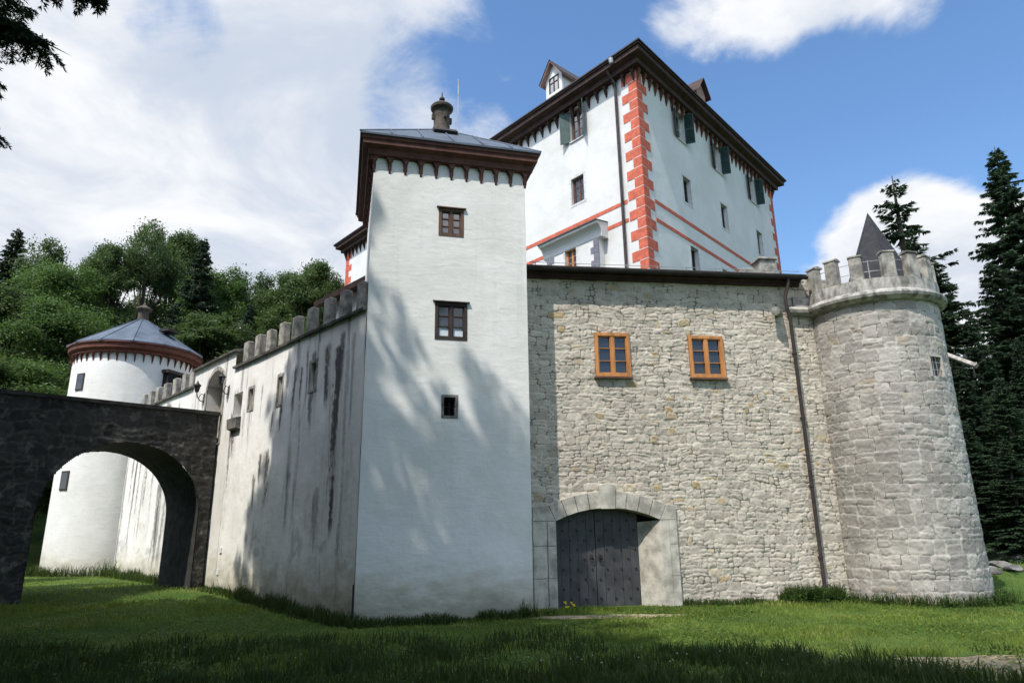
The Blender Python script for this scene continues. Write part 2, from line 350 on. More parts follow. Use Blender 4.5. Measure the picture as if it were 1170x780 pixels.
class MB:
    def __init__(self): self.v = []; self.f = []; self.uv = []
    def face(self, pts, uvs=None):
        i = len(self.v); self.v.extend([tuple(map(float, q)) for q in pts]); self.f.append(tuple(range(i, i + len(pts))))
        self.uv.extend(uvs if uvs is not None else [(0, 0)] * len(pts))
    def quad(self, fr, sz, o=0.0, uv=True):
        self.face([fr.p(s, o, z) for s, z in sz], [(s, z) for s, z in sz])
    def box(self, fr, s0, s1, o0, o1, z0, z1):
        P = lambda s, o, z: fr.p(s, o, z)
        q = [([(s0, o1, z0), (s1, o1, z0), (s1, o1, z1), (s0, o1, z1)], 0), ([(s1, o0, z0), (s0, o0, z0), (s0, o0, z1), (s1, o0, z1)], 0),
             ([(s0, o0, z0), (s0, o1, z0), (s0, o1, z1), (s0, o0, z1)], 1), ([(s1, o1, z0), (s1, o0, z0), (s1, o0, z1), (s1, o1, z1)], 1),
             ([(s0, o1, z1), (s1, o1, z1), (s1, o0, z1), (s0, o0, z1)], 2), ([(s0, o0, z0), (s1, o0, z0), (s1, o1, z0), (s0, o1, z0)], 2)]
        for c, k in q:
            self.face([P(*x) for x in c], [(x[0] if k != 1 else x[1] + x[0], x[2] if k != 2 else x[1]) for x in c])
    def prism(self, fr, prof, o0, o1):
        """polygon prof (s,z), counter-clockwise seen from outside, extruded o0 (back) to o1 (front)"""
        n = len(prof)
        self.face([fr.p(s, o1, z) for s, z in prof], [(s, z) for s, z in prof])
        self.face([fr.p(s, o0, z) for s, z in reversed(prof)], [(s, z) for s, z in reversed(prof)])
        for i in range(n):
            a, b = prof[i], prof[(i + 1) % n]
            self.face([fr.p(b[0], o1, b[1]), fr.p(a[0], o1, a[1]), fr.p(a[0], o0, a[1]), fr.p(b[0], o0, b[1])], [(b[0], b[1]), (a[0], a[1]), (a[0], a[1]), (b[0], b[1])])
    def sweep(self, fr, prof, s0, s1):
        """profile (o,z) swept along s"""
        n = len(prof)
        for i in range(n):
            a, b = prof[i], prof[(i + 1) % n]
            self.face([fr.p(s0, a[0], a[1]), fr.p(s0, b[0], b[1]), fr.p(s1, b[0], b[1]), fr.p(s1, a[0], a[1])], [(s0, a[1]), (s0, b[1]), (s1, b[1]), (s1, a[1])])
        self.face([fr.p(s0, o, z) for o, z in reversed(prof)]); self.face([fr.p(s1, o, z) for o, z in prof])
    def lathe(self, c, prof, n=24, a0=0.0, a1=2 * math.pi):
        """profile (r,z) turned about the vertical through c"""
        for j in range(n):
            A, B = a0 + (a1 - a0) * j / n, a0 + (a1 - a0) * (j + 1) / n
            for i in range(len(prof) - 1):
                (r0, z0), (r1, z1) = prof[i], prof[i + 1]
                q = []
                for r, a, z in ((r0, A, z0), (r0, B, z0), (r1, B, z1), (r1, A, z1)):
                    q.append((c[0] + r * math.cos(a), c[1] + r * math.sin(a), z))
                uvs = [(A * r0, z0), (B * r0, z0), (B * max(r1, r0), z1), (A * max(r1, r0), z1)]
                if r1 < 1e-6: q = q[:3]; uvs = uvs[:3]
                elif r0 < 1e-6: q = [q[0], q[2], q[3]]; uvs = [uvs[0], uvs[2], uvs[3]]
                self.face(q, uvs)
    def tube(self, pts, r, n=8):
        pts = [np.array(p, float) for p in pts]; rings = []
        rs = r if isinstance(r, (list, tuple)) else [r] * len(pts)
        for i, p in enumerate(pts):
            d = pts[min(i + 1, len(pts) - 1)] - pts[max(i - 1, 0)]; d = d / (np.linalg.norm(d) + 1e-9)
            a = np.cross(d, [0, 0, 1.0]) if abs(d[2]) < 0.9 else np.cross(d, [1.0, 0, 0]); a /= np.linalg.norm(a); b = np.cross(d, a)
            rings.append([p + rs[i] * (a * math.cos(2 * math.pi * k / n) + b * math.sin(2 * math.pi * k / n)) for k in range(n)])
        for i in range(len(rings) - 1):
            for k in range(n):
                self.face([rings[i][k], rings[i + 1][k], rings[i + 1][(k + 1) % n], rings[i][(k + 1) % n]])
        self.face(rings[0]); self.face(rings[-1][::-1])
    def panel(self, fr, s0, s1, z0, z1, holes=(), depth=0.25, o=0.0):
        """flat wall with rectangular openings and their reveals"""
        ss = sorted({s0, s1, *[h[0] for h in holes], *[h[1] for h in holes]}); zz = sorted({z0, z1, *[h[2] for h in holes], *[h[3] for h in holes]})
        ss = [x for x in ss if s0 <= x <= s1]; zz = [x for x in zz if z0 <= x <= z1]
        for a, b in zip(ss, ss[1:]):
            for c, d in zip(zz, zz[1:]):
                ms, mz = (a + b) / 2, (c + d) / 2
                if any(h[0] < ms < h[1] and h[2] < mz < h[3] for h in holes): continue
                self.quad(fr, [(a, c), (b, c), (b, d), (a, d)], o)
        for h in holes:
            a, b, c, d = h[:4]; D = h[4] if len(h) > 4 else depth
            for (p, q) in (((a, c), (a, d)), ((a, d), (b, d)), ((b, d), (b, c)), ((b, c), (a, c))):
                self.face([fr.p(p[0], o, p[1]), fr.p(q[0], o, q[1]), fr.p(q[0], o - D, q[1]), fr.p(p[0], o - D, p[1])], [p, q, (q[0] + .1, q[1]), (p[0] + .1, p[1])])
    def build(self, name, mat, parent=None, local=False, smooth=False, bevel=0.0):
        me = bpy.data.meshes.new(name)
        V = np.array(self.v, dtype=np.float64)
        if parent is not None and not local:
            inv = np.array(wmat(parent).inverted()); V = V @ inv[:3, :3].T + inv[:3, 3]
        me.from_pydata(V.tolist(), [], self.f)
        ul = me.uv_layers.new(name='UVMap'); ul.data.foreach_set('uv', np.array(self.uv, dtype=np.float32).ravel())
        me.materials.append(M[mat])
        me.validate()
        o = bpy.data.objects.new(name, me); COL.objects.link(o)
        if parent is not None: o.parent = parent
        if smooth:
            import bmesh
            bm = bmesh.new(); bm.from_mesh(me); bmesh.ops.remove_doubles(bm, verts=bm.verts, dist=1e-4); bmesh.ops.recalc_face_normals(bm, faces=bm.faces); bm.to_mesh(me); bm.free()
            me.shade_smooth()
            me.set_sharp_from_angle(angle=rad(35))
        if bevel:
            import bmesh
            bm = bmesh.new(); bm.from_mesh(me); bmesh.ops.remove_doubles(bm, verts=bm.verts, dist=1e-4)
            bmesh.ops.bevel(bm, geom=list(bm.edges), offset=bevel, segments=1, affect='EDGES'); bm.to_mesh(me); bm.free()
        return o

def tag(o, label, cat, group=None, kind=None):
    o['label'] = label
    if cat: o['category'] = cat
    if group: o['group'] = group
    if kind: o['kind'] = kind
    return o
def thing(name, loc, label, cat, group=None):
    o = bpy.data.objects.new(name, None); COL.objects.link(o); o.location = loc; o.empty_display_size = 0.3
    return tag(o, label, cat, group)
def structure(o):
    o['kind'] = 'structure'; return o
def copy_part(o, parent, loc, rotz=None):
    c = o.copy(); COL.objects.link(c); c.parent = parent; c.location = loc
    if rotz is not None: c.rotation_euler = (0, 0, rotz)
    for ch in o.children:
        d = ch.copy(); COL.objects.link(d); d.parent = c
    return c
def place(o, root, fr, s, off, z):
    """stand a part built in the identity frame on a facade"""
    q = fr.p(s, off, z) - np.array(root.location); o.location = q; o.rotation_euler = (0, 0, fr.ang)
def set_on(o, root, fr, s, off, z):
    q = fr.p(s, off, z) - np.array(root.location); return copy_part(o, root, q, fr.ang)

# ------------------------------------------------------------------ stone height fields
def vnoise(x, y, seed, scale):
    r = np.random.RandomState(seed); T = r.rand(256, 256)
    x = x * scale; y = y * scale; xi = np.floor(x).astype(int); yi = np.floor(y).astype(int); fx = x - xi; fy = y - yi
    fx = fx * fx * (3 - 2 * fx); fy = fy * fy * (3 - 2 * fy)
    g = lambda a, b: T[a & 255, b & 255]
    return (g(xi, yi) * (1 - fx) + g(xi + 1, yi) * fx) * (1 - fy) + (g(xi, yi + 1) * (1 - fx) + g(xi + 1, yi + 1) * fx) * fy
def fbm(x, y, seed, scale, oct=4):
    a, t, n = 1.0, 0.0, 0.0
    for k in range(oct):
        t = t + a * vnoise(x, y, seed + k, scale * 2 ** k); n += a; a *= 0.5
    return t / n

def stone_field(S, Z, seed, ch, sw, warp, depth, joint, split=0.35):
    """S, Z arrays in metres; returns relief height, tint, mortar mask, per-stone random"""
    r = np.random.RandomState(seed)
    s = S + warp * 1.6 * (fbm(S, Z, seed + 11, 1.3, 3) - 0.5) + warp * 0.5 * (fbm(S, Z, seed + 15, 6, 2) - 0.5)
    z = Z + warp * 2.0 * (fbm(S, Z, seed + 21, 0.9, 3) - 0.5) + warp * 0.6 * (fbm(S, Z, seed + 25, 5, 2) - 0.5)
    zb = [Z.min() - 2]
    while zb[-1] < Z.max() + 2: zb.append(zb[-1] + r.uniform(*ch))
    zb = np.array(zb); ci = np.clip(np.searchsorted(zb, z) - 1, 0, len(zb) - 2)
    H = np.zeros_like(s); tint = np.zeros_like(s); mort = np.zeros_like(s); rnd = np.zeros_like(s)
    jn = fbm(S, Z, seed + 61, 5, 2)
    for c in range(len(zb) - 1):
        m = ci == c
        if not m.any(): continue
        sb = [S.min() - 2 - r.rand()]
        while sb[-1] < S.max() + 2: sb.append(sb[-1] + r.uniform(*sw))
        sb = np.array(sb); ss, zz = s[m], z[m]
        k = np.clip(np.searchsorted(sb, ss) - 1, 0, len(sb) - 2)
        n = len(sb)
        lo = np.full(n, zb[c]); hi = np.full(n, zb[c + 1])
        isp = r.rand(n) < split; cut = zb[c] + (zb[c + 1] - zb[c]) * r.uniform(0.35, 0.65, n)
        up = isp[k] & (zz > cut[k])
        l = np.where(up, cut[k], lo[k]); h = np.where(isp[k] & ~up, cut[k], hi[k])
        d1 = np.minimum(ss - sb[k], sb[k + 1] - ss); d2 = np.minimum(zz - l, h - zz)
        d = -np.log(np.exp(-d1 / 0.018) + np.exp(-d2 / 0.018)) * 0.018
        kk = k * 2 + up
        ph = r.rand(2 * n); tz = r.uniform(-0.1, 0.35, 2 * n); ts = r.uniform(-0.2, 0.2, 2 * n); ti = r.rand(2 * n); rr = r.rand(2 * n)
        prof = np.clip((d - joint * 0.2 - joint * .5 * (jn[m] - .5)) / (joint * .75), 0, 1)
        zc = (l + h) / 2; sc = (sb[k] + sb[k + 1]) / 2
        H[m] = prof * depth * (0.12 + 0.42 * ph[kk]) + prof * (tz[kk] * (zz - zc) * 0.30 + ts[kk] * (ss - sc) * 0.2) * depth / .10
        tint[m] = ti[kk]; rnd[m] = rr[kk]; mort[m] = 1 - np.clip((d - joint * 0.1) / joint, 0, 1)
    ch_ = fbm(S, Z, seed + 31, 6, 4); rg = np.abs(fbm(S, Z, seed + 71, 4, 3) - .5) * 2
    H = H + depth * .95 * (ch_ - 0.5) + depth * .5 * (fbm(S, Z, seed + 91, 16, 2) - .5) - depth * .35 * np.clip(.12 - rg, 0, 1) / .12 * (ch_ > .45) + depth * 1.2 * (fbm(S, Z, seed + 41, 0.7, 2) - 0.5)
    tint = np.clip(tint * 0.8 + 0.35 * fbm(S, Z, seed + 51, 4, 3) - 0.05, 0, 1)
    return H, tint, mort, rnd

def grid_mesh(name, P, keep, attrs, mat, parent=None, smooth=True, uvs=None):
    """P (nz,ns,3) vertex grid; keep (nz-1,ns-1) faces; attrs (nz,ns,3) stored as the colour attribute 'stone'"""
    nz, ns = P.shape[:2]
    V = P.reshape(-1, 3)
    if parent is not None:
        inv = np.array(wmat(parent).inverted()); V = V @ inv[:3, :3].T + inv[:3, 3]
    idx = np.arange(nz * ns).reshape(nz, ns)
    Q = np.stack([idx[:-1, :-1], idx[:-1, 1:], idx[1:, 1:], idx[1:, :-1]], -1)[keep]
    used = np.zeros(nz * ns, bool); used[Q.ravel()] = True; remap = np.cumsum(used) - 1
    V = V[used]; Q = remap[Q]
    me = bpy.data.meshes.new(name)
    me.vertices.add(len(V)); me.vertices.foreach_set('co', V.astype(np.float32).ravel())
    me.loops.add(Q.size); me.loops.foreach_set('vertex_index', Q.astype(np.int32).ravel())
    me.polygons.add(len(Q)); me.polygons.foreach_set('loop_start', np.arange(0, Q.size, 4, dtype=np.int32))
    me.update(calc_edges=True)
    if attrs is not None:
        A = np.ones((used.sum(), 4), np.float32); A[:, :3] = attrs.reshape(-1, 3)[used]
        ca = me.color_attributes.new('stone', 'FLOAT_COLOR', 'POINT'); ca.data.foreach_set('color', A.ravel())
    if uvs is not None:
        ul = me.uv_layers.new(name='UVMap'); ul.data.foreach_set('uv', uvs.reshape(-1, 2)[used][Q.ravel()].astype(np.float32).ravel())
    me.materials.append(M[mat])
    if smooth: me.shade_smooth()
    o = bpy.data.objects.new(name, me); COL.objects.link(o)
    if parent is not None: o.parent = parent
    return o

def raw_mesh(name, V, Q, mat, leaf=None):
    """V (n,3), Q (m,k) faces of k corners; leaf (n,) point attribute"""
    k = Q.shape[1]
    me = bpy.data.meshes.new(name)
    me.vertices.add(len(V)); me.vertices.foreach_set('co', V.astype(np.float32).ravel())
    me.loops.add(Q.size); me.loops.foreach_set('vertex_index', Q.astype(np.int32).ravel())
    me.polygons.add(len(Q)); me.polygons.foreach_set('loop_start', np.arange(0, Q.size, k, dtype=np.int32))
    me.update(calc_edges=True)
    if leaf is not None:
        a = me.attributes.new('leaf', 'FLOAT', 'POINT'); a.data.foreach_set('value', leaf.astype(np.float32))
    me.materials.append(M[mat])
    return me

# ------------------------------------------------------------------ terrain
def sstep(a, b, x):
    t = np.clip((x - a) / (b - a), 0, 1); return t * t * (3 - 2 * t)
def gz(x, y):
    x = np.asarray(x, float); y = np.asarray(y, float)
    z = 0.30 * sstep(7, 0, y) * sstep(-14, -8, x)
    z = z + 0.30 * sstep(-3, -11, x) * sstep(14, 24, y)
    z = z - 0.10 * sstep(-9, -3, x) * sstep(14, 17, y) * sstep(1.5, -2, x)
    z = z + 0.10 * (fbm(x + 50, y + 50, 5, 0.25, 3) - 0.5) * sstep(16.5, 13, y + 0 * x)
    hl = sstep(40, 95, y + 0.25 * (-x)) * sstep(6, -12, x)          # wooded hillside on the left
    z = z + 11 * hl
    hr = sstep(24.5, 60, y) * sstep(13, 20, x)
    z = z + 0.5 * sstep(22, 26, y) * sstep(14, 18, x) + 6.0 * hr
    z = z + 14 * sstep(100, 350, np.hypot(x, y))
    return z
def build_ground():
    def axis(lo, hi, a, b, fine):
        L = [a]; st = fine
        while L[-1] > lo: st *= 1.25; L.append(L[-1] - st)
        R = list(np.arange(a, b, fine)); st = fine
        while R[-1] < hi: st *= 1.25; R.append(R[-1] + st)
        return np.array(sorted(set(L + R)))
    xs = axis(-700, 700, -24, 20, 0.35); ys = axis(-300, 900, -4, 40, 0.35)
    X, Y = np.meshgrid(xs, ys); P = np.stack([X, Y, gz(X, Y)], -1)
    o = grid_mesh('ground', P, np.ones((len(ys) - 1, len(xs) - 1), bool), None, 'ground'); structure(o)
    tag(o, 'mown green lawn in front of the castle walls', None); return o
build_ground()

def patch(name, cx, cy, rx, ry, seed, label, mat='dirt'):
    r = random.Random(seed); n = 64; mb = MB(); ring = []
    ph = [r.uniform(0, 6.28) for _ in range(6)]
    for lev in range(0, 7):
        k = lev / 6; row = []
        for i in range(n):
            a = 2 * math.pi * i / n
            q = 1 + 0.16 * math.sin(2 * a + ph[0]) + 0.12 * math.sin(3 * a + ph[1]) + 0.09 * math.sin(5 * a + ph[2]) + 0.06 * math.sin(9 * a + ph[3]) + 0.05 * math.sin(14 * a + ph[4])
            x, y = cx + rx * k * q * math.cos(a), cy + ry * k * q * math.sin(a)
            row.append((x, y, float(gz(x, y)) + 0.012 * (1 - k) + 0.006))
        ring.append(row)
    for lev in range(6):
        for i in range(n):
            j = (i + 1) % n
            if lev == 0: mb.face([ring[0][0], ring[1][i], ring[1][j]])
            else: mb.face([ring[lev][i], ring[lev + 1][i], ring[lev + 1][j], ring[lev][j]])
    o = mb.build(name, mat); structure(o); tag(o, label, None); return o
PATCHES = [(8.9, 10.9, 3.3, 1.35), (2.2, 17.75, 1.6, 0.5)]
patch('dirt_path', *PATCHES[0], 3, 'bare sandy earth worn into the lawn at the right edge')
patch('gravel_patch', *PATCHES[1], 8, 'pale gravel patch worn in front of the arched gate')

# ------------------------------------------------------------------ windows (parts, built in the identity frame)
def window(w, h, mat, root, fr, s, z, off=0.0, fw=0.07, fd=0.08, rows=3, cols=2, drip=False, sill=None, name='window', cloth=False, bar=0.03, back=True):
    """casement window: outer frame with glazing bars; panes are its sub-parts. s, z = lower left corner"""
    mb = MB()
    mb.box(ID, 0, fw, 0, fd, 0, h); mb.box(ID, w - fw, w, 0, fd, 0, h); mb.box(ID, fw, w - fw, 0, fd, h - fw, h); mb.box(ID, fw, w - fw, 0, fd, 0, fw)
    iw = w - 2 * fw; mu = fw * 0.9
    for c in range(1, cols):
        x = fw + iw * c / cols; mb.box(ID, x - mu / 2, x + mu / 2, 0, fd - 0.012, fw, h - fw)
    cw = iw / cols
    for c in range(cols):
        a = fw + cw * c + (mu / 2 if c else 0); b = fw + cw * (c + 1) - (mu / 2 if c < cols - 1 else 0)
        sash = 0.032
        mb.box(ID, a, a + sash, 0.0, fd - 0.03, fw, h - fw); mb.box(ID, b - sash, b, 0.0, fd - 0.03, fw, h - fw)
        mb.box(ID, a + sash, b - sash, 0.0, fd - 0.03, fw, fw + sash); mb.box(ID, a + sash, b - sash, 0.0, fd - 0.03, h - fw - sash, h - fw)
        for k in range(1, rows):
            zz = fw + (h - 2 * fw) * k / rows; mb.box(ID, a + sash, b - sash, 0.0, fd - 0.035, zz - bar / 2, zz + bar / 2)
    o = mb.build(name, mat, root, local=True, bevel=0.0)
    g = MB(); g.quad(ID, [(fw, fw), (w - fw, fw), (w - fw, h - fw), (fw, h - fw)], 0.012); g.build('pane', 'glass', o, local=True)
    if cloth:
        c = MB()
        n = 24
        for i in range(n):
            x0, x1 = fw + iw * i / n, fw + iw * (i + 1) / n
            if abs((x0 + x1) / 2 - w / 2) < 0.05: continue
            c.face([ID.p(x0, 0.014 + 0.004 * (i % 2), fw + .02), ID.p(x1, 0.014 + 0.004 * ((i + 1) % 2), fw + .02), ID.p(x1, 0.014 + 0.004 * ((i + 1) % 2), h * 0.36), ID.p(x0, 0.014 + 0.004 * (i % 2), h * 0.36)])
        c.build('curtain', 'curtain_cloth', o, local=True)
    if drip:
        d = MB(); d.sweep(ID, [(-0.02, h + 0.002), (0.14, h + 0.002), (0.14, h + 0.03), (-0.02, h + 0.075)], -0.06, w + 0.06); d.build('drip_board', mat, o, local=True)
    if sill:
        d = MB(); d.box(ID, -0.04, w + 0.04, -0.02, 0.14, -0.06, -0.002); d.build('sill', sill, o, local=True)
    place(o, root, fr, s, off, z)
    return o

def shutter_leaf(w, h):
    mb = MB(); f = 0.055
    mb.box(ID, 0, f, 0, .04, 0, h); mb.box(ID, w - f, w, 0, .04, 0, h)
    for z0 in (0, h * 0.47, h - f): mb.box(ID, f, w - f, 0, .04, z0, z0 + f)
    n = int(h / 0.075)
    for i in range(n):
        z = f + (h - 2 * f) * (i + .5) / n
        mb.face([ID.p(f, 0.036, z - .022), ID.p(w - f, 0.036, z - .022), ID.p(w - f, 0.006, z + .03), ID.p(f, 0.006, z + .03)])
    mb.quad(ID, [(f, f), (w - f, f), (w - f, h - f), (f, h - f)], 0.004)
    return mb

# ------------------------------------------------------------------ corbelled cornice
def corbel_mesh(mat, w, h, d):
    """one hanging corbel with the half arches that join it to its neighbours; top at z=0"""
    mb = MB(); k = w * 0.5; sp = w * 1.45
    mb.sweep(ID, [(-.01, -h), (d * .12, -h * .93), (d * .5, -h * .62), (d, -h * .34), (d, -h * .26), (-.01, -h * .26)], -k * .42, k * .42)
    mb.sweep(ID, [(-.01, -h * .80), (d * .25, -h * .74), (d * .62, -h * .50), (d * .96, -h * .33), (d * .96, -h * .26), (-.01, -h * .26)], -k * .66, k * .66)
    arc = []
    for i in range(6):
        a = math.pi / 2 * i / 5
        arc.append((k * .95 + (sp - k * .95) * (1 - math.cos(a)), -h * .30 + h * .26 * math.sin(a)))
    prof = [(-x, z) for x, z in arc] + [(x, z) for x, z in reversed(arc)]
    prof = [(-sp, 0.0)] + [(-x, z) for x, z in reversed(arc)] + [(x, z) for x, z in arc] + [(sp, 0.0)]
    mb.prism(ID, prof, 0.0, d * .9)
    return mb
def frieze(root, fr, s0, s1, ztop, n, h, d, mat, ends=True):
    sp = (s1 - s0) / n; w = sp / 1.45 / 2 * 0.995
    base = corbel_mesh(mat, w, h, d).build('corbel', mat, root, local=True); first = True
    for i in range(n + 1):
        if not ends and i in (0, n): continue
        s = s0 + sp * i
        if first: place(base, root, fr, s, 0.004, ztop); first = False
        else: set_on(base, root, fr, s, 0.004, ztop)

def cornice_band(mb, fr, s0, s1, z0, z1, oh, m0=1.0, m1=1.0):
    """boarded soffit rising outwards to the eave, mitred at both ends"""
    prof = [(0.0, z0), (oh * .45, z0 + (z1 - z0) * .06), (oh * .48, z0 + (z1 - z0) * .38), (oh * .88, z0 + (z1 - z0) * .55), (oh * .90, z1 - 0.10), (oh, z1 - 0.10), (oh, z1)]
    for (a, b) in zip(prof, prof[1:]):
        mb.face([fr.p(s0 - a[0] * m0, a[0], a[1]), fr.p(s1 + a[0] * m1, a[0], a[1]), fr.p(s1 + b[0] * m1, b[0], b[1]), fr.p(s0 - b[0] * m0, b[0], b[1])])

# ================================================================== SQUARE WHITE TOWER
T_P, T_ANG, T_W, T_D = (-3.85, 17.33), 14.0, 4.43, 4.6
FT = Frame(T_P, T_ANG)
tower = thing('square_tower', (*FT.p(T_W / 2, -T_D / 2, 0)[:2], 0), 'square white plastered tower with low blue-grey roof and a round stone chimney', 'tower')
EAVE = 12.88; WTOP = 12.45
win_t = []
for (a, b) in (((501, 269), (530, 240)), ((496.5, 387.5), (534, 347)), ((507, 474.5), (520.5, 454))):
    s0, z0 = FT.px(*a); s1, z1 = FT.px(*b); win_t.append((s0, s1, z0, z1))
mb = MB()
sides = [Frame(FT.p(0, 0, 0), T_ANG), Frame(FT.p(T_W, 0, 0), T_ANG + 90), Frame(FT.p(T_W, -T_D, 0), T_ANG + 180), Frame(FT.p(0, -T_D, 0), T_ANG + 270)]
lens = [T_W, T_D, T_W, T_D]
mb.panel(sides[0], 0, T_W, -0.6, EAVE, [(*win_t[0], .09), (*win_t[1], .09), (*win_t[2], .35)])
for f, L in list(zip(sides, lens))[1:]: mb.panel(f, 0, L, -0.6, EAVE)
mb.build('wall', 'plaster', tower)
for i, m in ((0, 'wood_brown'), (1, 'wood_dark')):
    s0, s1, z0, z1 = win_t[i]
    wd = window(s1 - s0, z1 - z0, m, tower, FT, s0, z0, off=-0.075, fw=.085, fd=.085, drip=True, cloth=(i == 1), rows=3 if i == 0 else 3)
    wd['label'] = ('upper brown six-pane window below the cornice', 'middle dark six-pane window with white half curtains')[i]
s0, s1, z0, z1 = win_t[2]
mb = MB()
for (a, b, c, d) in ((s0 - .07, s0, z0 - .07, z1 + .07), (s1, s1 + .07, z0 - .07, z1 + .07), (s0, s1, z1, z1 + .07), (s0, s1, z0 - .07, z0)): mb.box(FT, a, b, -0.30, 0.012, c, d)
lo = mb.build('loophole', 'coping', tower); lo['label'] = 'small stone-framed loophole, lowest opening of the square tower'
mb = MB(); mb.quad(FT, [(s0, z0), (s1, z0), (s1, z1), (s0, z1)], -0.34); mb.build('pane', 'dark_room', lo)
mb = MB(); mb.tube([FT.p((s0 + s1) / 2, -.1, z0), FT.p((s0 + s1) / 2, -.1, z1)], .012, 6); mb.tube([FT.p(s0, -.1, (z0 + z1) / 2), FT.p(s1, -.1, (z0 + z1) / 2)], .012, 6); mb.build('grille', 'iron', lo)
mb = MB(); OH = 0.38
OF = .31
cornice_band(mb, sides[0], 0, T_W, 12.33, EAVE, OF, OH / OF, OH / OF); cornice_band(mb, sides[1], 0, T_D, 12.33, EAVE, OH, OF / OH, 1)
cornice_band(mb, sides[2], 0, T_W, 12.33, EAVE, OH); cornice_band(mb, sides[3], 0, T_D, 12.33, EAVE, OH, 1, OF / OH)
mb.build('cornice', 'cornice', tower)
frieze(tower, sides[0], 0.0, T_W, 12.40, 10, 0.54, 0.11, 'cornice'); frieze(tower, sides[3], 0.0, T_D, 12.40, 10, 0.54, 0.11, 'cornice', ends=False); frieze(tower, sides[1], 0.0, T_D, 12.40, 10, 0.54, 0.11, 'cornice', ends=False)
apex = FT.p(T_W / 2, -T_D / 2, 15.0)
mb = MB(); RO = OH + 0.05
cor = [FT.p(-RO, OF + .04, EAVE + .004), FT.p(T_W + RO, OF + .04, EAVE + .004), FT.p(T_W + RO, -T_D - RO, EAVE + .004), FT.p(-RO, -T_D - RO, EAVE + .004)]
up = np.array([0, 0, .06])
for i in range(4):
    a, b = cor[i], cor[(i + 1) % 4]
    mb.face([a + up, b + up, apex]); mb.face([a, b, b + up, a + up])
    for k in range(1, 6):                                   # standing seams
        e = a + (b - a) * k / 6 + up; tt = 1 - abs(2 * k / 6 - 1)
        top = e + (apex - (a + up + (b - a) * 0.5)) * tt * 0.985
        q = (b - a) / np.linalg.norm(b - a) * 0.02; h = np.array([0, 0, .045])
        mb.face([e - q, e + q, e + q + h, e - q + h]); mb.face([e - q + h, e + q + h, top + q + h, top - q + h]); mb.face([e - q, e - q + h, top - q + h, top - q]); mb.face([e + q, e + q + h, top + q + h, top + q])
mb.face(cor)
rf = mb.build('roof', 'roof', tower)
mb = MB()
for i in range(4):
    mb.tube([cor[i] + up, apex], .03, 6)
mb.build('ridge_cap', 'roof', rf)
mb = MB(); c = apex
mb.lathe(c, [(.0, 14.4), (.30, 14.4), (.30, 14.9), (.275, 14.95), (.265, 15.60), (.28, 15.70)], 28); ch = mb.build('chimney', 'chimney', rf, smooth=True)
mb = MB(); mb.lathe(c, [(.0, 15.66), (.28, 15.665), (.37, 15.74), (.385, 15.82), (.36, 15.86), (.26, 15.94), (.12, 16.03), (.0, 16.05)], 28); mb.build('chimney_cap', 'chimney', ch, smooth=True)
mb = MB(); mb.lathe(c, [(.0, 16.0), (.045, 16.04), (.045, 16.07), (.09, 16.11), (.10, 16.16), (.07, 16.22), (.026, 16.26), (.018, 16.38), (.0, 16.5)], 16); mb.build('finial', 'iron', ch, smooth=True)
mb = MB()
for k in range(4):
    a = k * math.pi / 2 + .5; mb = MB(); mb.box(Frame((c[0] + .25 * math.cos(a), c[1] + .25 * math.sin(a)), math.degrees(a) + 90), -.05, .05, -.03, .1, 15.3, 15.5); mb.build('vent', 'chimney', ch)
mb = MB(); q = FT.p(T_W / 2 + .52, -T_D / 2 + .2, 14.4); mb.tube([q, q + np.array([0, 0, 2.5])], .012, 5); mb.build('lightning_rod', 'galv', rf)
mb = MB(); e = cor[0] + (cor[1] - cor[0]) * .5 + (apex - (cor[0] + cor[1]) / 2) * .62
sx = FT.t * .38; up2 = (apex - (cor[0] + cor[1]) / 2); up2 = up2 / np.linalg.norm(up2); nn = np.cross(FT.t, up2)
nn = nn if nn[2] > 0 else -nn
A = [e - sx + nn * .0, e + sx, e + sx + up2 * .5, e - sx + up2 * .5]; B = [x + nn * .13 for x in A]
mb.face(B)
for i in range(4): mb.face([A[i], A[(i + 1) % 4], B[(i + 1) % 4], B[i]])
mb.build('skylight', 'iron', rf)
mb = MB(); mb.tube([FT.p(-.03, .03, -.3), FT.p(-.03, .03, 0.85)], .025, 6); mb.build('corner_iron', 'iron', tower)

# ================================================================== STONE BUILDING with the arched gate
FS = Frame((4.58, 20.0), 7.5)
S_L, S_R = FS.px(603, 500)[0] - 0.3, FS.px(900, 330)[0] + .10
S_TOP = 9.62
bld = thing('stone_building', (*FS.p(4, -3.5, 0)[:2], 0), 'pale rubble stone building with an arched gate and two orange windows', 'building')
sw_ = []
for (a, b) in (((681, 430), (718, 381)), ((789.5, 431.5), (824.5, 384.5))):
    s0, z0 = FS.px(*a); s1, z1 = FS.px(*b); sw_.append((s0, s1, z0, z1))
G0, _ = FS.px(636, 640); G1, _ = FS.px(757, 640)          # clear opening of the gate
g0o, _ = FS.px(609, 640); g1o, _ = FS.px(776, 640)
GSP, GAP = 2.28, 2.62                                       # springing and crown of the opening
def arch_z(s):
    m, hw = (G0 + G1) / 2, (G1 - G0) / 2; rise = GAP - GSP
    R = (hw * hw + rise * rise) / (2 * rise); return GAP - R + math.sqrt(max(0, R * R - (s - m) ** 2))
res = 0.024
ss = np.arange(S_L, S_R + 1.3, res); zs = np.arange(-0.7, S_TOP + .1, res)
S, Z = np.meshgrid(ss, zs)
H, ti, mo, rn = stone_field(S, Z, 7, (0.13, 0.28), (0.11, 0.46), 0.12, 0.034, 0.022, 0.50)
keep = np.ones((len(zs) - 1, len(ss) - 1), bool); Sm, Zm = S[:-1, :-1] + res / 2, Z[:-1, :-1] + res / 2
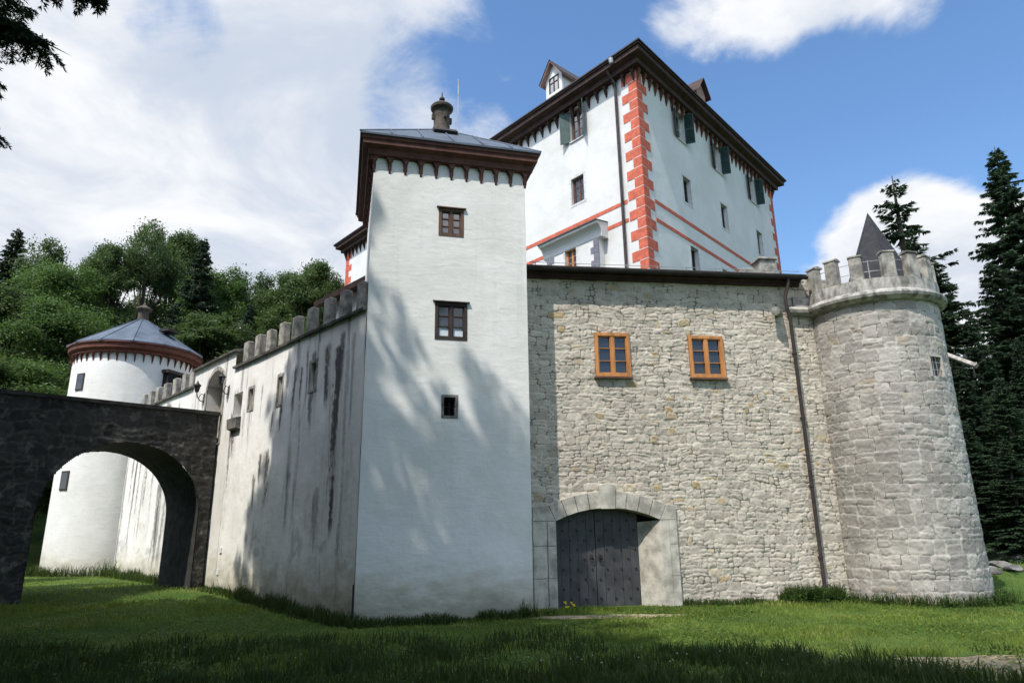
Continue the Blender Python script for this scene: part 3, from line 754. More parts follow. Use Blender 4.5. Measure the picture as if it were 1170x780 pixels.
for h in sw_: keep &= ~((Sm > h[0]) & (Sm < h[1]) & (Zm > h[2]) & (Zm < h[3]))
az_ = np.array([arch_z(x) if G0 < x < G1 else -9 for x in ss])
keep &= ~((Sm > G0 - .1) & (Sm < G1 + .1) & (Zm < np.maximum(az_[None, :-1], GSP) + .1))
P = FS.P + FS.t * S[..., None] + FS.out * (H - 0.03)[..., None] + np.array([0, 0, 1.0]) * Z[..., None]
grid_mesh('wall', P, keep, np.stack([ti, mo, rn], -1), 'stone', bld)
mb = MB(); b0, b1 = S_L + .1, S_R + .1; D = 7.0                # the other three walls and the lining of the openings
for (f, L) in ((Frame(FS.p(b1, -.1, 0), 97.5), D), (Frame(FS.p(b1, -D, 0), 187.5), b1 - b0), (Frame(FS.p(b0, -D, 0), 277.5), D - .1)): mb.panel(f, 0, L, -.6, S_TOP)
for h in sw_:
    for (p, q) in (((h[0], h[2]), (h[0], h[3])), ((h[0], h[3]), (h[1], h[3])), ((h[1], h[3]), (h[1], h[2])), ((h[1], h[2]), (h[0], h[2]))):
        mb.face([FS.p(p[0], .01, p[1]), FS.p(q[0], .01, q[1]), FS.p(q[0], -.3, q[1]), FS.p(p[0], -.3, p[1])])
mb.build('side_wall', 'ashlar', bld)
for i, h in enumerate(sw_):
    wd = window(h[1] - h[0], h[3] - h[2], 'wood_orange', bld, FS, h[0], h[2], off=-0.05, fw=.095, fd=.10, sill='wood_brown', bar=.022)
    wd['label'] = ('left orange-framed casement window', 'right orange-framed casement window')[i]
# eave: roof boards, gutter, lean-to roof behind
mb = MB()
mb.sweep(FS, [(-.05, 9.42), (.10, 9.42), (.10, 9.50), (.22, 9.52), (.22, 9.60), (-.05, 9.60)], S_L + .3, S_R + .25); mb.build('eave_board', 'cornice_dark', bld)
mb = MB(); mb.sweep(FS, [(.38, 9.60), (.42, 9.66), (.42, 9.70), (-D, 10.35), (-D, 10.25)], S_L + .25, S_R + .35); rf = mb.build('roof', 'roof_dark', bld)
mb = MB(); pr = [(.34 + .085 * math.cos(a), 9.64 + .085 * math.sin(a)) for a in np.linspace(math.pi, 2 * math.pi, 8)] + [(.41, 9.645), (.27, 9.645)]
mb.sweep(FS, pr, S_L + .28, S_R + .40); mb.build('gutter', 'iron', rf)
mb = MB()
for s in np.arange(S_L + .6, S_R, .95): mb.tube([FS.p(s, .28, 9.76), FS.p(s, .28, 9.86)], .012, 5)
mb.tube([FS.p(S_L + .4, .28, 9.84), FS.p(S_R + .2, .28, 9.84)], .010, 5); mb.build('snow_guard', 'galv', rf)
s_, z_ = FS.px(874, 303, -1.2)
mb = MB(); mb.box(FS, s_ - .28, s_ + .28, -1.5, -1.0, 9.6, z_ + .12); mb.box(FS, s_ - .34, s_ + .34, -1.56, -.94, z_ + .12, z_ + .2); mb.build('chimney', 'merlon', rf, bevel=.02)
s_, z_ = FS.px(853, 309, -1.2)
mb = MB(); mb.box(FS, s_ - .2, s_ + .2, -1.5, -1.1, 9.6, z_ + .05); mb.build('vent', 'merlon', rf, bevel=.02)
# gate surround: jamb blocks, voussoirs, keystone
gs = MB()
def blk(poly, o1=0.06, o0=-0.42): gs.prism(FS, poly, o0, o1)
J = .006
def inset(s0, s1, z0, z1, o1=.06): gs.box(FS, s0 + J, s1 - J, -.42, o1, z0 + J, z1 - J)
lw = G0 - g0o; rw = g1o - G1
for (za, zb_) in ((-.5, .78), (.78, 1.62), (1.62, GSP)):
    inset(g0o, G0 - lw * .38, za, zb_, .055); 
    inset(G0 - lw * .38, G0, za, zb_, .075)
    inset(G1 + rw * .5, g1o, za, zb_, .055); 
hwm, cm = (G1 - G0) / 2, (G0 + G1) / 2; rise = GAP - GSP; Rr = (hwm * hwm + rise * rise) / (2 * rise); zc = GAP - Rr
th0 = math.asin(hwm / Rr); bt = 0.46
edges = np.linspace(-th0, th0, 10)
gs_list = []
for i in range(9):
    a, b = edges[i] + .0022, edges[i + 1] - .0022
    key = (i == 4); R2 = Rr + bt + (.16 if key else 0); R1 = Rr - (.02 if key else 0)
    if key: a -= .012; b += .012
    poly = [(cm + R1 * math.sin(a), zc + R1 * math.cos(a)), (cm + R1 * math.sin(b), zc + R1 * math.cos(b))]
    m = 5
    for k in range(m + 1):
        t = b + (a - b) * k / m
        r2 = R2 + (.06 * (1 - (2 * k / m - 1) ** 2) if key else 0); poly.append((cm + r2 * math.sin(t), zc + r2 * math.cos(t)))
    blk(poly, .09 if key else .06)
# impost blocks beside the arch
ex = (Rr + bt) * math.cos(th0) + zc
lx, rx = cm - (Rr + bt) * math.sin(th0), cm + (Rr + bt) * math.sin(th0)
blk([(g0o + J, GSP + J), (G0 - J, GSP + J), (lx - J, ex), (lx - J, ex + .02), (g0o + J, ex - .02)], .055); blk([(G1 + J, GSP + J), (g1o - J, GSP + J), (g1o - J, ex - .02), (rx + J, ex + .02), (rx + J, ex)], .055)
gs.build('gate_surround', 'ashlar', bld, bevel=.008)
# splayed reveal and soffit, door plane
DO = -0.40; d0, d1 = G0 - .05, FS.px(731, 650, DO)[0]
mb = MB(); zt = [0.0]
mb.face([FS.p(G1, .05, -.5), FS.p(G1, .05, GSP), FS.p(d1, DO, GSP - .05), FS.p(d1, DO, -.5)]); mb.face([FS.p(G1 + rw * .5, .054, -.5), FS.p(G1 + rw * .5, .054, GSP), FS.p(G1, .05, GSP), FS.p(G1, .05, -.5)])
mb.face([FS.p(G0, .05, -.5), FS.p(d0 - .3, DO - .05, -.5), FS.p(d0 - .3, DO - .05, GSP), FS.p(G0, .05, GSP)])
n = 16
for i in range(n):
    sa, sb2 = G0 + (G1 - G0) * i / n, G0 + (G1 - G0) * (i + 1) / n
    da, db = sa, sb2
    mb.face([FS.p(sa, -.02, arch_z(sa)), FS.p(sb2, -.02, arch_z(sb2)), FS.p(sb2, DO - .1, arch_z(sb2) - .01), FS.p(sa, DO - .1, arch_z(sa) - .01)])
mb.build('gate_reveal', 'ashlar', bld)
mb = MB(); mb.box(FS, G0 - .4, G1 + .4, DO - .12, DO - .10, -.4, GAP + .3); mb.build('gate_back', 'dark_room', bld)
mid = (d0 + d1) / 2; rs = random.Random(4)
studs = MB()
for li, (a, b) in enumerate(((d0, mid - .006), (mid + .006, d1))):
    mb = MB(); n = 5
    for i in range(n):
        x0, x1 = a + (b - a) * i / n, a + (b - a) * (i + 1) / n
        mb.box(FS, x0 + .004, x1 - .004, DO - .09, DO + rs.uniform(-.004, .004), -.03, 2.58)
    door = mb.build('door_leaf', 'door', bld)
    st = MB()
    for r in range(9):
        for cidx in range(3):
            x = a + (b - a) * (cidx + .5 + (.25 if r % 2 else -.25)) / 3; z = .2 + r * .26
            f = Frame(FS.p(x, DO, 0), 7.5); rr = .034
            st = MB(); st.prism(f, [(rr * math.cos(q), z + rr * math.sin(q)) for q in np.linspace(0, 2 * math.pi, 8, endpoint=False)], -.01, .02); st.build('stud', 'iron', door)
    hx = b - .12 if li == 0 else a + .12
    hm = MB(); ring = [FS.p(hx + .055 * math.sin(t), DO + .05, 1.30 - .055 + .055 * math.cos(t)) for t in np.linspace(0, 2 * math.pi, 12)]
    hm.tube(ring, .012, 6); hm.prism(Frame(FS.p(hx, DO, 0), 7.5), [(.05 * math.cos(q), 1.32 + .05 * math.sin(q)) for q in np.linspace(0, 2 * math.pi, 8, endpoint=False)], 0, .025); hm.build('handle', 'iron', door)
# drainpipe
mb = MB(); sp_, _ = FS.px(920, 520); h0 = .14
mb.tube([FS.p(sp_ - .02, .33, 9.62), FS.p(sp_ - .02, .30, 9.40), FS.p(sp_ - .12, h0 + .08, 9.0), FS.p(sp_ - .12, h0 + .08, 8.72), FS.p(sp_, h0, 8.3), FS.p(sp_, h0, -.1)], .055, 10)
dp = mb.build('drainpipe', 'pipe', bld, smooth=True)
mb = MB()
for z in (1.2, 3.2, 5.2, 7.2): mb = MB(); mb.lathe(FS.p(sp_, h0, 0), [(.056, z - .03), (.07, z - .03), (.07, z + .03), (.056, z + .03)], 12); mb.box(FS, sp_ - .01, sp_ + .01, -.02, h0, z - .02, z + .02); mb.build('bracket', 'pipe', dp)

# ================================================================== ROUND STONE TOWER
RC, RR = np.array([11.45, 20.95]), 1.97
rt = thing('round_stone_tower', (RC[0], RC[1], 0), 'round grey stone tower with battlements and a pointed slate turret roof', 'tower')
phi0, phi1 = rad(150), rad(395)
res = 0.026; RTOP = 8.56
aa = np.arange(phi0 * RR, phi1 * RR, res); zs = np.arange(-.7, RTOP + .03, res)
A_, Z = np.meshgrid(aa, zs)
H, ti, mo, rn = stone_field(A_, Z, 23, (0.25, 0.42), (0.24, 0.66), 0.085, 0.034, 0.026, 0.20)
def tower_angle(u, v):                    # angle on the cylinder seen through a pixel
    d = ray(u, v); a, b = d[:2], -RC; qa = a @ a; qb = 2 * a @ b; qc = b @ b - RR * RR
    k = (-qb - math.sqrt(max(0, qb * qb - 4 * qa * qc))) / (2 * qa); h = EYE + d * k
    return math.atan2(h[1] - RC[1], h[0] - RC[0]) % (2 * math.pi), h[2]
wa, wz = tower_angle(1073, 430); _, wz2 = tower_angle(1073, 407)
keep = np.ones((len(zs) - 1, len(aa) - 1), bool); Am, Zm = A_[:-1, :-1] / RR, Z[:-1, :-1]
keep &= ~((np.abs(Am - wa) < .115) & (Zm > wz) & (Zm < wz2))
rr_ = (RR + H - .03) * (1 + .010 * np.clip(1.5 - Z, 0, 2)); AN = A_ / RR
P = np.stack([RC[0] + rr_ * np.cos(AN), RC[1] + rr_ * np.sin(AN), Z], -1)
grid_mesh('wall', P, keep, np.stack([ti, mo, rn], -1), 'stone_tower', rt)
mb = MB(); mb.lathe(RC, [(RR - .12, -.6), (RR - .12, RTOP)], 40, rad(30), rad(155)); mb.lathe(RC, [(0, RTOP + .05), (RR + .1, RTOP + .05)], 40); mb.build('rear_wall', 'merlon', rt)
fw_ = Frame((RC[0] + RR * math.cos(wa), RC[1] + RR * math.sin(wa)), math.degrees(wa) + 90)
mb = MB(); mb.quad(fw_, [(-.25, wz), (.25, wz), (.25, wz2), (-.25, wz2)], -.28); bw = mb.build('window', 'dark_room', rt); bw['label'] = 'small barred window high on the round stone tower'
mb = MB()
for (s0, s1, z0, z1) in ((-.27, -.22, wz, wz2), (.22, .27, wz, wz2)): mb.box(fw_, s0, s1, -.3, .0, z0, z1)
mb.box(fw_, -.27, .27, -.3, .0, wz2 - .02, wz2 + .03); mb.build('frame', 'stone_tower', bw)
mb = MB()
for s in (-.1, .04): mb.tube([fw_.p(s, -.05, wz), fw_.p(s, -.05, wz2)], .013, 5)
for z in (wz + .2, wz + .42): mb.tube([fw_.p(-.22, -.05, z), fw_.p(.22, -.05, z)], .013, 5)
mb.build('grille', 'galv', bw)
mb = MB(); cz = RTOP
mb.lathe(RC, [(RR - .1, cz - .14), (RR + .07, cz - .13), (RR + .13, cz - .08), (RR + .20, cz - .03), (RR + .225, cz + .05), (RR + .20, cz + .12), (RR + .12, cz + .17), (RR + .08, cz + .2), (RR - .1, cz + .2)], 72); mb.build('cordon', 'merlon_pale', rt, smooth=True)
mb = MB(); PT = cz + .56
mb.lathe(RC, [(RR + .07, cz + .18), (RR + .06, PT), (RR - .28, PT + .01), (RR - .28, cz)], 72); mb.build('parapet', 'merlon_pale', rt, smooth=True)
def tower_ang_px(u, v, z): # angle on parapet circle for a merlon
    d = ray(u, v); R2 = RR + .06; a, b = d[:2], -RC; qa = a @ a; qb = 2 * a @ b; qc = b @ b - R2 * R2
    disc = qb * qb - 4 * qa * qc
    k = (-qb - math.sqrt(max(0, disc))) / (2 * qa); h = EYE + d * k; return math.atan2(h[1] - RC[1], h[0] - RC[0])
angs = [tower_ang_px(u, 310, 9.8) for u in (925, 948, 978, 1018, 1046, 1063)]
angs += [angs[-1] + .55 * k for k in (1, 2, 3)]
base = MB(); base.prism(ID, [(-.19, 0), (.19, 0), (.175, .80), (-.175, .80)], -.26, 0.0)
mer = base.build('merlon', 'merlon', rt, local=True, bevel=.025); capb = MB(); capb.sweep(ID, [(-.32, .80), (.02, .80), (.02, .845), (-.15, .89), (-.32, .845)], -.195, .195); capb.build('cap', 'merlon', mer, local=True)
for i, a in enumerate(angs):
    f = Frame((RC[0] + (RR + .05) * math.cos(a), RC[1] + (RR + .05) * math.sin(a)), math.degrees(a) + 90)
    if i == 0: place(mer, rt, f, 0, 0, PT - .03)
    else: set_on(mer, rt, f, 0, 0, PT - .03 + .03 * math.sin(i * 2.3))
mb = MB()
for zz in (PT + .3, PT + .62):
    mb.tube([(RC[0] + (RR - .2) * math.cos(a), RC[1] + (RR - .2) * math.sin(a), zz) for a in np.linspace(rad(170), rad(400), 60)], .011, 5)
for a in (-1.95, -1.35, -.7): mb.tube([(RC[0] + (RR - .2) * math.cos(a), RC[1] + (RR - .2) * math.sin(a), PT - .1) , (RC[0] + (RR - .2) * math.cos(a), RC[1] + (RR - .2) * math.sin(a), PT + .66)], .018, 6)
mb.build('railing', 'galv', rt)
tq = np.array([RC[0] + .35, RC[1] + .5]); ap = at_y(991, 243, tq[1]); tq = np.array([ap[0], tq[1]])
mb = MB(); mb.lathe(tq, [(.80, 8.8), (.80, 9.75)], 6, .35, .35 + 2 * math.pi); tr = mb.build('turret', 'slate', rt)
mb = MB(); mb.lathe(tq, [(.0, 9.60), (1.12, 9.62), (1.08, 9.70), (.0, ap[2])], 6, .35, .35 + 2 * math.pi); mb.build('spire', 'slate', tr)
# flat strip of wall, cordon with a water spout, battlement between building and tower
mb = MB(); a0, a1 = S_R + .1, FS.px(935, 352)[0] + .3
mb.sweep(FS, [(-.1, cz - .14), (.08, cz - .12), (.17, cz - .04), (.19, cz + .06), (.12, cz + .15), (-.1, cz + .18)], a0 - .35, a1); mb.build('cordon', 'merlon', bld, smooth=True)
mb = MB(); q = FS.px(889, 356, .3); mb.tube([FS.p(q[0] + .25, -.1, q[1] + .05), FS.p(q[0], .22, q[1] + .03), FS.p(q[0] - .12, .36, q[1])], [.10, .13, .14], 10); mb.build('water_spout', 'merlon_pale', bld, smooth=True)
mb = MB(); mb.box(FS, a0 - .1, a1, -.35, .05, cz + .15, PT - .05); mb.build('parapet', 'merlon', bld)
# timber beam and little roof sticking out behind the tower
q0 = at_y(1086, 407, 22.6); q1 = at_y(1116, 418, 21.6)
mb = MB(); mb.tube([q0 - (q1 - q0) * .6, q1], .09, 4); bm_ = mb.build('timber_spout', 'wood_grey', rt)
mb = MB(); mb.tube([q1 - np.array([.12, 0, .02]), q1 - np.array([.12, 0, .38])], .02, 5); mb.build('bracket', 'iron', bm_)

# ================================================================== KEEP
K = at_y(742, 305, 30.0)
FKL, FKR = Frame(K[:2], 131 - 180), Frame(K[:2], 48.5)
KLL, KRL = 31.0, FKR.px(885, 250)[0]
KE, KW = 25.55, 24.95
keepo = thing('keep', (*FKL.p(-8, -8, 0)[:2], 0), 'tall white main keep with red painted quoins, green shutters and a brown eave', 'castle keep')
def rect(fr, u0, v0, u1, v1, o=0.0):
    a = fr.px(u0, v0, o); b = fr.px(u1, v1, o); return (min(a[0], b[0]), max(a[0], b[0]), min(a[1], b[1]), max(a[1], b[1]))
def win_at(fr, u, vt, vb, w):
    s, z1 = fr.px(u, vt); _, z0 = fr.px(u, vb); return (s - w / 2, s + w / 2, z0, z1)
kl_holes = [win_at(FKL, 658, 124, 160, 1.0), win_at(FKL, 659.5, 202, 232, 0.92)]
kr_sh = [win_at(FKR, 775.5, 128, 159, .95), win_at(FKR, 817.5, 166, 194, .95), win_at(FKR, 857.5, 203, 229, .95)]
kr_pl = [win_at(FKR, 784, 203.5, 231, .85), win_at(FKR, 826.5, 234, 260, .85), win_at(FKR, 867, 265, 290, .85), win_at(FKR, 793, 283, 312, .85), win_at(FKR, 829, 309, 334, .85)]
mb = MB()
mb.panel(FKL, -KLL, 0, 0, KE, [(*h, .22) for h in kl_holes]); mb.panel(FKR, 0, KRL, 0, KE, [(*h, .30) for h in kr_sh + kr_pl])
far = FKR.p(KRL, 0, 0); farl = FKL.p(-KLL, 0, 0); opp = far + (farl - FKL.p(0, 0, 0))
def fr2(a, b): return Frame(a, math.degrees(math.atan2(b[1] - a[1], b[0] - a[0]))), float(np.linalg.norm((b - a)[:2]))
for a, b in ((far, opp), (opp, farl)):
    f, L = fr2(a, b); mb.panel(f, 0, L, 0, KE)
mb.build('wall', 'plaster_keep', keepo)
def stone_frame(fr, h, fwid, mat, parent):
    s0, s1, z0, z1 = h; m = MB()
    for (a, b, c, d) in ((s0 - fwid, s0, z0 - fwid, z1 + fwid), (s1, s1 + fwid, z0 - fwid, z1 + fwid), (s0, s1, z1, z1 + fwid), (s0, s1, z0 - fwid, z0)): m.box(fr, a, b, -.02, .015, c, d)
    return m.build('frame', mat, parent)
for i, h in enumerate(kl_holes):
    wd = window(h[1] - h[0], h[3] - h[2], 'wood_brown', keepo, FKL, h[0], h[2], off=-.20, fw=.08, fd=.07, rows=3)
    if i == 1: stone_frame(FKL, h, .13, 'frame_grey', wd)
for i, h in enumerate(kr_sh): window(h[1] - h[0], h[3] - h[2], 'frame_grey', keepo, FKR, h[0], h[2], off=-.28, fw=.07, fd=.06, rows=2)
for i, h in enumerate(kr_pl):
    wd = window(h[1] - h[0], h[3] - h[2], 'wood_dark', keepo, FKR, h[0], h[2], off=-.28, fw=.07, fd=.06, rows=3); stone_frame(FKR, h, .12, 'frame_grey', wd)
def shutters(fr, h, open_l, open_r, sw):
    hh = h[3] - h[2]
    for side, op in ((0, open_l), (1, open_r)):
        sm = shutter_leaf(sw, hh).build('shutter', 'shutter', keepo, local=True)
        hinge = h[0] if side == 0 else h[1]
        q = fr.p(hinge, .03, h[2]) - np.array(keepo.location); sm.location = q
        sm.rotation_euler = (0, 0, fr.ang + (math.pi + rad(180 - op) if side == 0 else -rad(180 - op)) * 1.0) if side == 0 else (0, 0, fr.ang - rad(180 - op))
        if side == 0: sm.rotation_euler = (0, 0, fr.ang + math.pi + rad(180 - op))
shutters(FKL, kl_holes[0], 152, 133, .58)
for h in kr_sh: shutters(FKR, h, 155, 112, .52)
for h in kr_sh + kl_holes[:1]:
    fr = FKL if h is kl_holes[0] else FKR
    m = MB(); m.box(fr, h[0] - .03, h[1] + .03, -.2, .07, h[2] - .06, h[2] - .002); m.build('sill', 'frame_grey', keepo)
# eaves
mb = MB(); KO = .80
ca = math.cos(FKR.ang - FKL.ang)       # corner opening
mit = math.tan((FKR.ang - FKL.ang) / 2); 
cornice_band(mb, FKL, -KLL, 0, 24.78, KE, KO, 1.0, mit); cornice_band(mb, FKR, 0, KRL, 24.78, KE, KO, mit, 1.0)
mb.build('cornice', 'cornice_dark', keepo)
frieze(keepo, FKL, -KLL, -.12, 24.92, 50, .80, .22, 'cornice_dark', ends=True); frieze(keepo, FKR, .12, KRL, 24.92, 30, .80, .22, 'cornice', ends=True)
def corner_pt(fr_a, sa, ma, o): return None
ov = KO + .06
eL = FKL.p(ov * mit, ov, KE); eR = FKR.p(KRL + ov, ov, KE); eO = opp + (opp - K) / np.linalg.norm(opp - K) * ov * 1.3; eO[2] = KE; eF = FKL.p(-KLL - ov, ov, KE)
mid_z = KE + 5.2
r0 = (eL + eR) / 2 + (eF - eL) * .27; r1 = (eL + eR) / 2 + (eF - eL) * .73; r0[2] = r1[2] = mid_z
mb = MB(); up = np.array([0, 0, .08])
for q in ([eL, eR, r0], [eR, eO, r1, r0], [eO, eF, r1], [eF, eL, r0, r1]): mb.face([x + up if x[2] < KE + 1 else x for x in q])
for a, b in ((eL, eR), (eR, eO), (eO, eF), (eF, eL)): mb.face([a, b, b + up, a + up])
krf = mb.build('roof', 'roof_dark', keepo)
# dormers
def dormer(fr, u, vtop, wid, fro, label):
    s, ztop = fr.px(u, vtop, fro); zb_ = ztop - 2.4; wl = ztop - wid * .62
    m = MB(); hw = wid / 2
    m.prism(fr, [(s - hw * .8, zb_), (s + hw * .8, zb_), (s + hw * .8, wl), (s, ztop - .1), (s - hw * .8, wl)], fro - 3.0, fro)
    d = m.build('dormer', 'plaster_keep', krf); d['label'] = label
    m = MB(); e = .22; pr = np.array([0, 0, 0.0])
    for sg in (-1, 1):
        a = (s + sg * (hw + .05), wl - .22); b = (s, ztop)
        m.face([fr.p(a[0], fro + .3, a[1]), fr.p(b[0], fro + .3, b[1]), fr.p(b[0], fro - 3.2, b[1]), fr.p(a[0], fro - 3.2, a[1])])
        m.face([fr.p(a[0], fro + .3, a[1] - .07), fr.p(b[0], fro + .3, b[1] - .07), fr.p(b[0], fro - 3.2, b[1] - .07), fr.p(a[0], fro - 3.2, a[1] - .07)])
        m.face([fr.p(a[0], fro + .3, a[1] - .07), fr.p(b[0], fro + .3, b[1] - .07), fr.p(b[0], fro + .3, b[1]), fr.p(a[0], fro + .3, a[1])])
        m.face([fr.p(a[0], fro + .3, a[1] - .07), fr.p(a[0], fro + .3, a[1]), fr.p(a[0], fro - 3.2, a[1]), fr.p(a[0], fro - 3.2, a[1] - .07)])
    return d, m, s, wl, hw
d, m, s, wl, hw = dormer(FKL, 632, 72, 1.7, -.55, 'white gabled dormer over the left eave')
m.build('dormer_roof', 'dormer_wood', krf)
mb = MB()
for sg in (-1, 1):
    mb.face([FKL.p(s + sg * (hw + .09), -.20, wl - .20), FKL.p(s, -.20, wl + hw * 1.24 + .06), FKL.p(s, -3.8, wl + hw * 1.24 + .06), FKL.p(s + sg * (hw + .09), -3.8, wl - .20)])
mb.build('dormer_roof', 'roof_dark', krf)
mb = MB(); mb.quad(FKL, [(s - .32, wl - .95), (s + .36, wl - .95), (s + .36, wl + .02), (s - .32, wl + .02)], -.545); mb.build('dormer_window', 'glass', krf)
mb = MB()
for (a, b, c, e2) in ((s - .38, s - .32, wl - .95, wl + .08), (s + .36, s + .42, wl - .95, wl + .08), (s - .32, s + .36, wl + .02, wl + .08), (s - .01, s + .04, wl - .95, wl + .02), (s - .32, s + .36, wl - .35, wl - .31)): mb.box(FKL, a, b, -.56, -.51, c, e2)
mb.build('dormer_window_frame', 'wood_dark', krf)
d, m, s, wl, hw = dormer(FKR, 799, 91, 1.5, -.5, 'brown gabled dormer over the right eave')
d.data.materials[0] = M['dormer_wood']
m.build('dormer_roof', 'cornice_dark', krf)
# quoins: alternating long and short painted blocks wrapped round the corner
def quoins(fa, fb, z0, z1, h, name, mat, parent, la=(.42, .95), thick=.02, sa=-1, ea=0.0, eb=0.0):
    m = MB(); n = int(round((z1 - z0) / h)); h = (z1 - z0) / n; g = .02
    for i in range(n):
        a = la[i % 2]; b = la[(i + 1) % 2]; zz0, zz1 = z0 + h * i + g, z0 + h * (i + 1) - g
        if fa is not None: m.box(fa, ea - a, ea + thick * .55, -.02, thick, zz0, zz1)
        if fb is not None: m.box(fb, eb + .002, eb + b, -.02, thick + .003, zz0, zz1)
    return m.build(name, mat, parent)
quoins(FKL, FKR, 10.6, 24.72, .548, 'quoins', 'red', keepo, (.50, .95))
mb = MB(); mb.box(FKL, -.49, .010, -.02, .012, 10.6, 24.70); mb.box(FKR, .002, .49, -.02, .014, 10.6, 24.70); mb.build('quoin_joint', 'line', keepo)
quoins(FKR, None, 10.6, 24.6, .548, 'quoins', 'red', keepo, (.35, .75), ea=KRL)
m = MB()
fl_ = Frame(farl, math.degrees(FKL.ang))
nq = 26
for i in range(nq):
    L = (.55, 1.0)[i % 2]; m.box(fl_, -.01, L, -.02, .02, 10.6 + i * .54 + .012, 10.6 + (i + 1) * .54 - .012)
m.build('quoins', 'red', keepo)
# red bands
sA, zA = FKL.px(700, 240.5); sB, zB = FKL.px(712, 256)
Z1 = 17.72; Z2 = 16.72
mb = MB()
for z in (Z1, Z2):
    mb.box(FKL, -KLL + 1.1, -1.02, -.01, .018, z - .10, z + .10); mb.box(FKR, 1.02, KRL - .9, -.01, .018, z - .10, z + .10)
mb.build('red_band', 'red', keepo)
# drainpipe down the left face
sp2, _ = FKL.px(711, 200)
mb = MB(); mb.tube([FKL.p(sp2 - .1, KO - .1, KE - .1), FKL.p(sp2 - .1, .5, KE - .5), FKL.p(sp2, .14, KE - 1.0), FKL.p(sp2, .14, 9.0)], .075, 8); mb.build('drainpipe', 'pipe', keepo, smooth=True)
mb = MB(); q = FKL.px(706, 60, KO)[0]; mb.lathe(FKL.p(-.9, KO - .05, 0), [(.0, KE - .3), (.12, KE - .28), (.16, KE), (.0, KE)], 10); mb.build('rain_hopper', 'galv', keepo)
# bay with grey quoins and cavetto cornice
BO = .45
bs0, _ = FKL.px(625, 290, BO); bs1, _ = FKL.px(684, 280, BO)
b3 = win_at(FKL, 652, 281, 307, .95); bt_ = 16.95
FB = Frame(FKL.p(0, BO, 0), math.degrees(FKL.ang))
mb = MB(); h3 = rect(FKL, 646, 304, 658, 281, BO); h3 = (h3[0], h3[1], h3[2] - .35, h3[3])
mb.panel(FB, bs0, bs1, 10, bt_, [(*h3, .22)])
for s in (bs0, bs1):
    f = Frame(FKL.p(s, BO if s == bs0 else 0.0, 0), math.degrees(FKL.ang) + (-90 if s == bs0 else 90))
    f2 = (lambda s: [FKL.p(s, BO, 10), FKL.p(s, 0, 10), FKL.p(s, 0, bt_), FKL.p(s, BO, bt_)])(s); mb.face(f2)
bay = mb.build('bay', 'plaster_keep', keepo); bay['label'] = 'shallow white bay with grey painted quoins'
wd = window(h3[1] - h3[0], h3[3] - h3[2], 'wood_orange', keepo, FB, h3[0], h3[2], off=-.2, fw=.08, fd=.07, rows=3); stone_frame(FB, h3, .12, 'frame_grey', wd)
mb = MB(); cav = [(.0, bt_ - .75), (BO + .02, bt_ - .72)] + [(BO + .03 + .36 * (1 - math.cos(a)), bt_ - .68 + .58 * math.sin(a)) for a in np.linspace(0, math.pi / 2, 7)] + [(BO + .42, bt_ + .02), (0, bt_ + .12)]
mb.sweep(FKL, cav, bs0 - .25, bs1 + .28); mb.build('bay_cornice', 'plaster_keep', bay)
mb = MB(); mb.sweep(FKL, [(0.0, bt_ + .122), (BO + .46, bt_ + .022), (BO + .46, bt_ + .07), (0, bt_ + .17)], bs0 - .28, bs1 + .31); mb.build('bay_roof', 'roof_dark', bay)
m = MB(); m2 = MB(); n = 9
for i in range(n):
    L1, L2 = ((.34, .54), (.54, .34))[i % 2]; z0, z1 = bt_ - .76 - (i + 1) * .36 + .012, bt_ - .76 - i * .36 - .012
    m.box(FB, bs1 - L1, bs1 + .012, -.02, .02, z0, z1); m2.box(FB, bs0 - .012, bs0 + L2, -.02, .02, z0, z1)
    f = Frame(FKL.p(bs1, 0, 0), math.degrees(FKL.ang) + 90); m.box(f, -BO, -BO + .25, -.02, .016, z0, z1) if False else None
m.build('bay_quoins', 'grey_quoin', bay); m2.build('bay_quoins', 'grey_quoin', bay)

# ================================================================== CURTAIN WALL
FC = Frame((-3.87, 17.36), 133 - 180)
C1, CG0, CG1, CEND = -0.02, FC.px(268, 430)[0], FC.px(222.5, 440)[0], -21.6
cw = thing('curtain_wall', (*FC.p(-8, -.4, 0)[:2], 0), 'long stained white curtain wall with stone merlons and an arched gateway above the bridge', 'castle wall')
CZ = 7.80; GZT = FC.px(250, 412)[1]
gd = (FC.px(235, 470)[0], FC.px(253, 470)[0], 5.2, 7.3)        # gateway opening up to springing
emb = []
for (u, v0, v1, wd_) in ((288, 444, 466, .34), (321.5, 430, 460, .30), (359, 414, 444, .34)):
    s, z1 = FC.px(u, v0); _, z0 = FC.px(u, v1); emb.append((s - wd_ / 2, s + wd_ / 2, z0, z1))
dk = (FC.px(266, 480)[0], FC.px(275, 480)[0], FC.px(270, 478)[1], FC.px(270, 450)[1])
mb = MB()
mb.panel(FC, CG0, CG0 + .02, -.6, CZ)
for h in [(*e, .10) for e in emb] + [(*dk, .35)]:
    for (p_, q_) in (((h[0], h[2]), (h[0], h[3])), ((h[0], h[3]), (h[1], h[3])), ((h[1], h[3]), (h[1], h[2])), ((h[1], h[2]), (h[0], h[2]))):
        mb.face([FC.p(p_[0], 0, p_[1]), FC.p(q_[0], 0, q_[1]), FC.p(q_[0], -h[4], q_[1]), FC.p(p_[0], -h[4], p_[1])], [p_, q_, q_, p_])
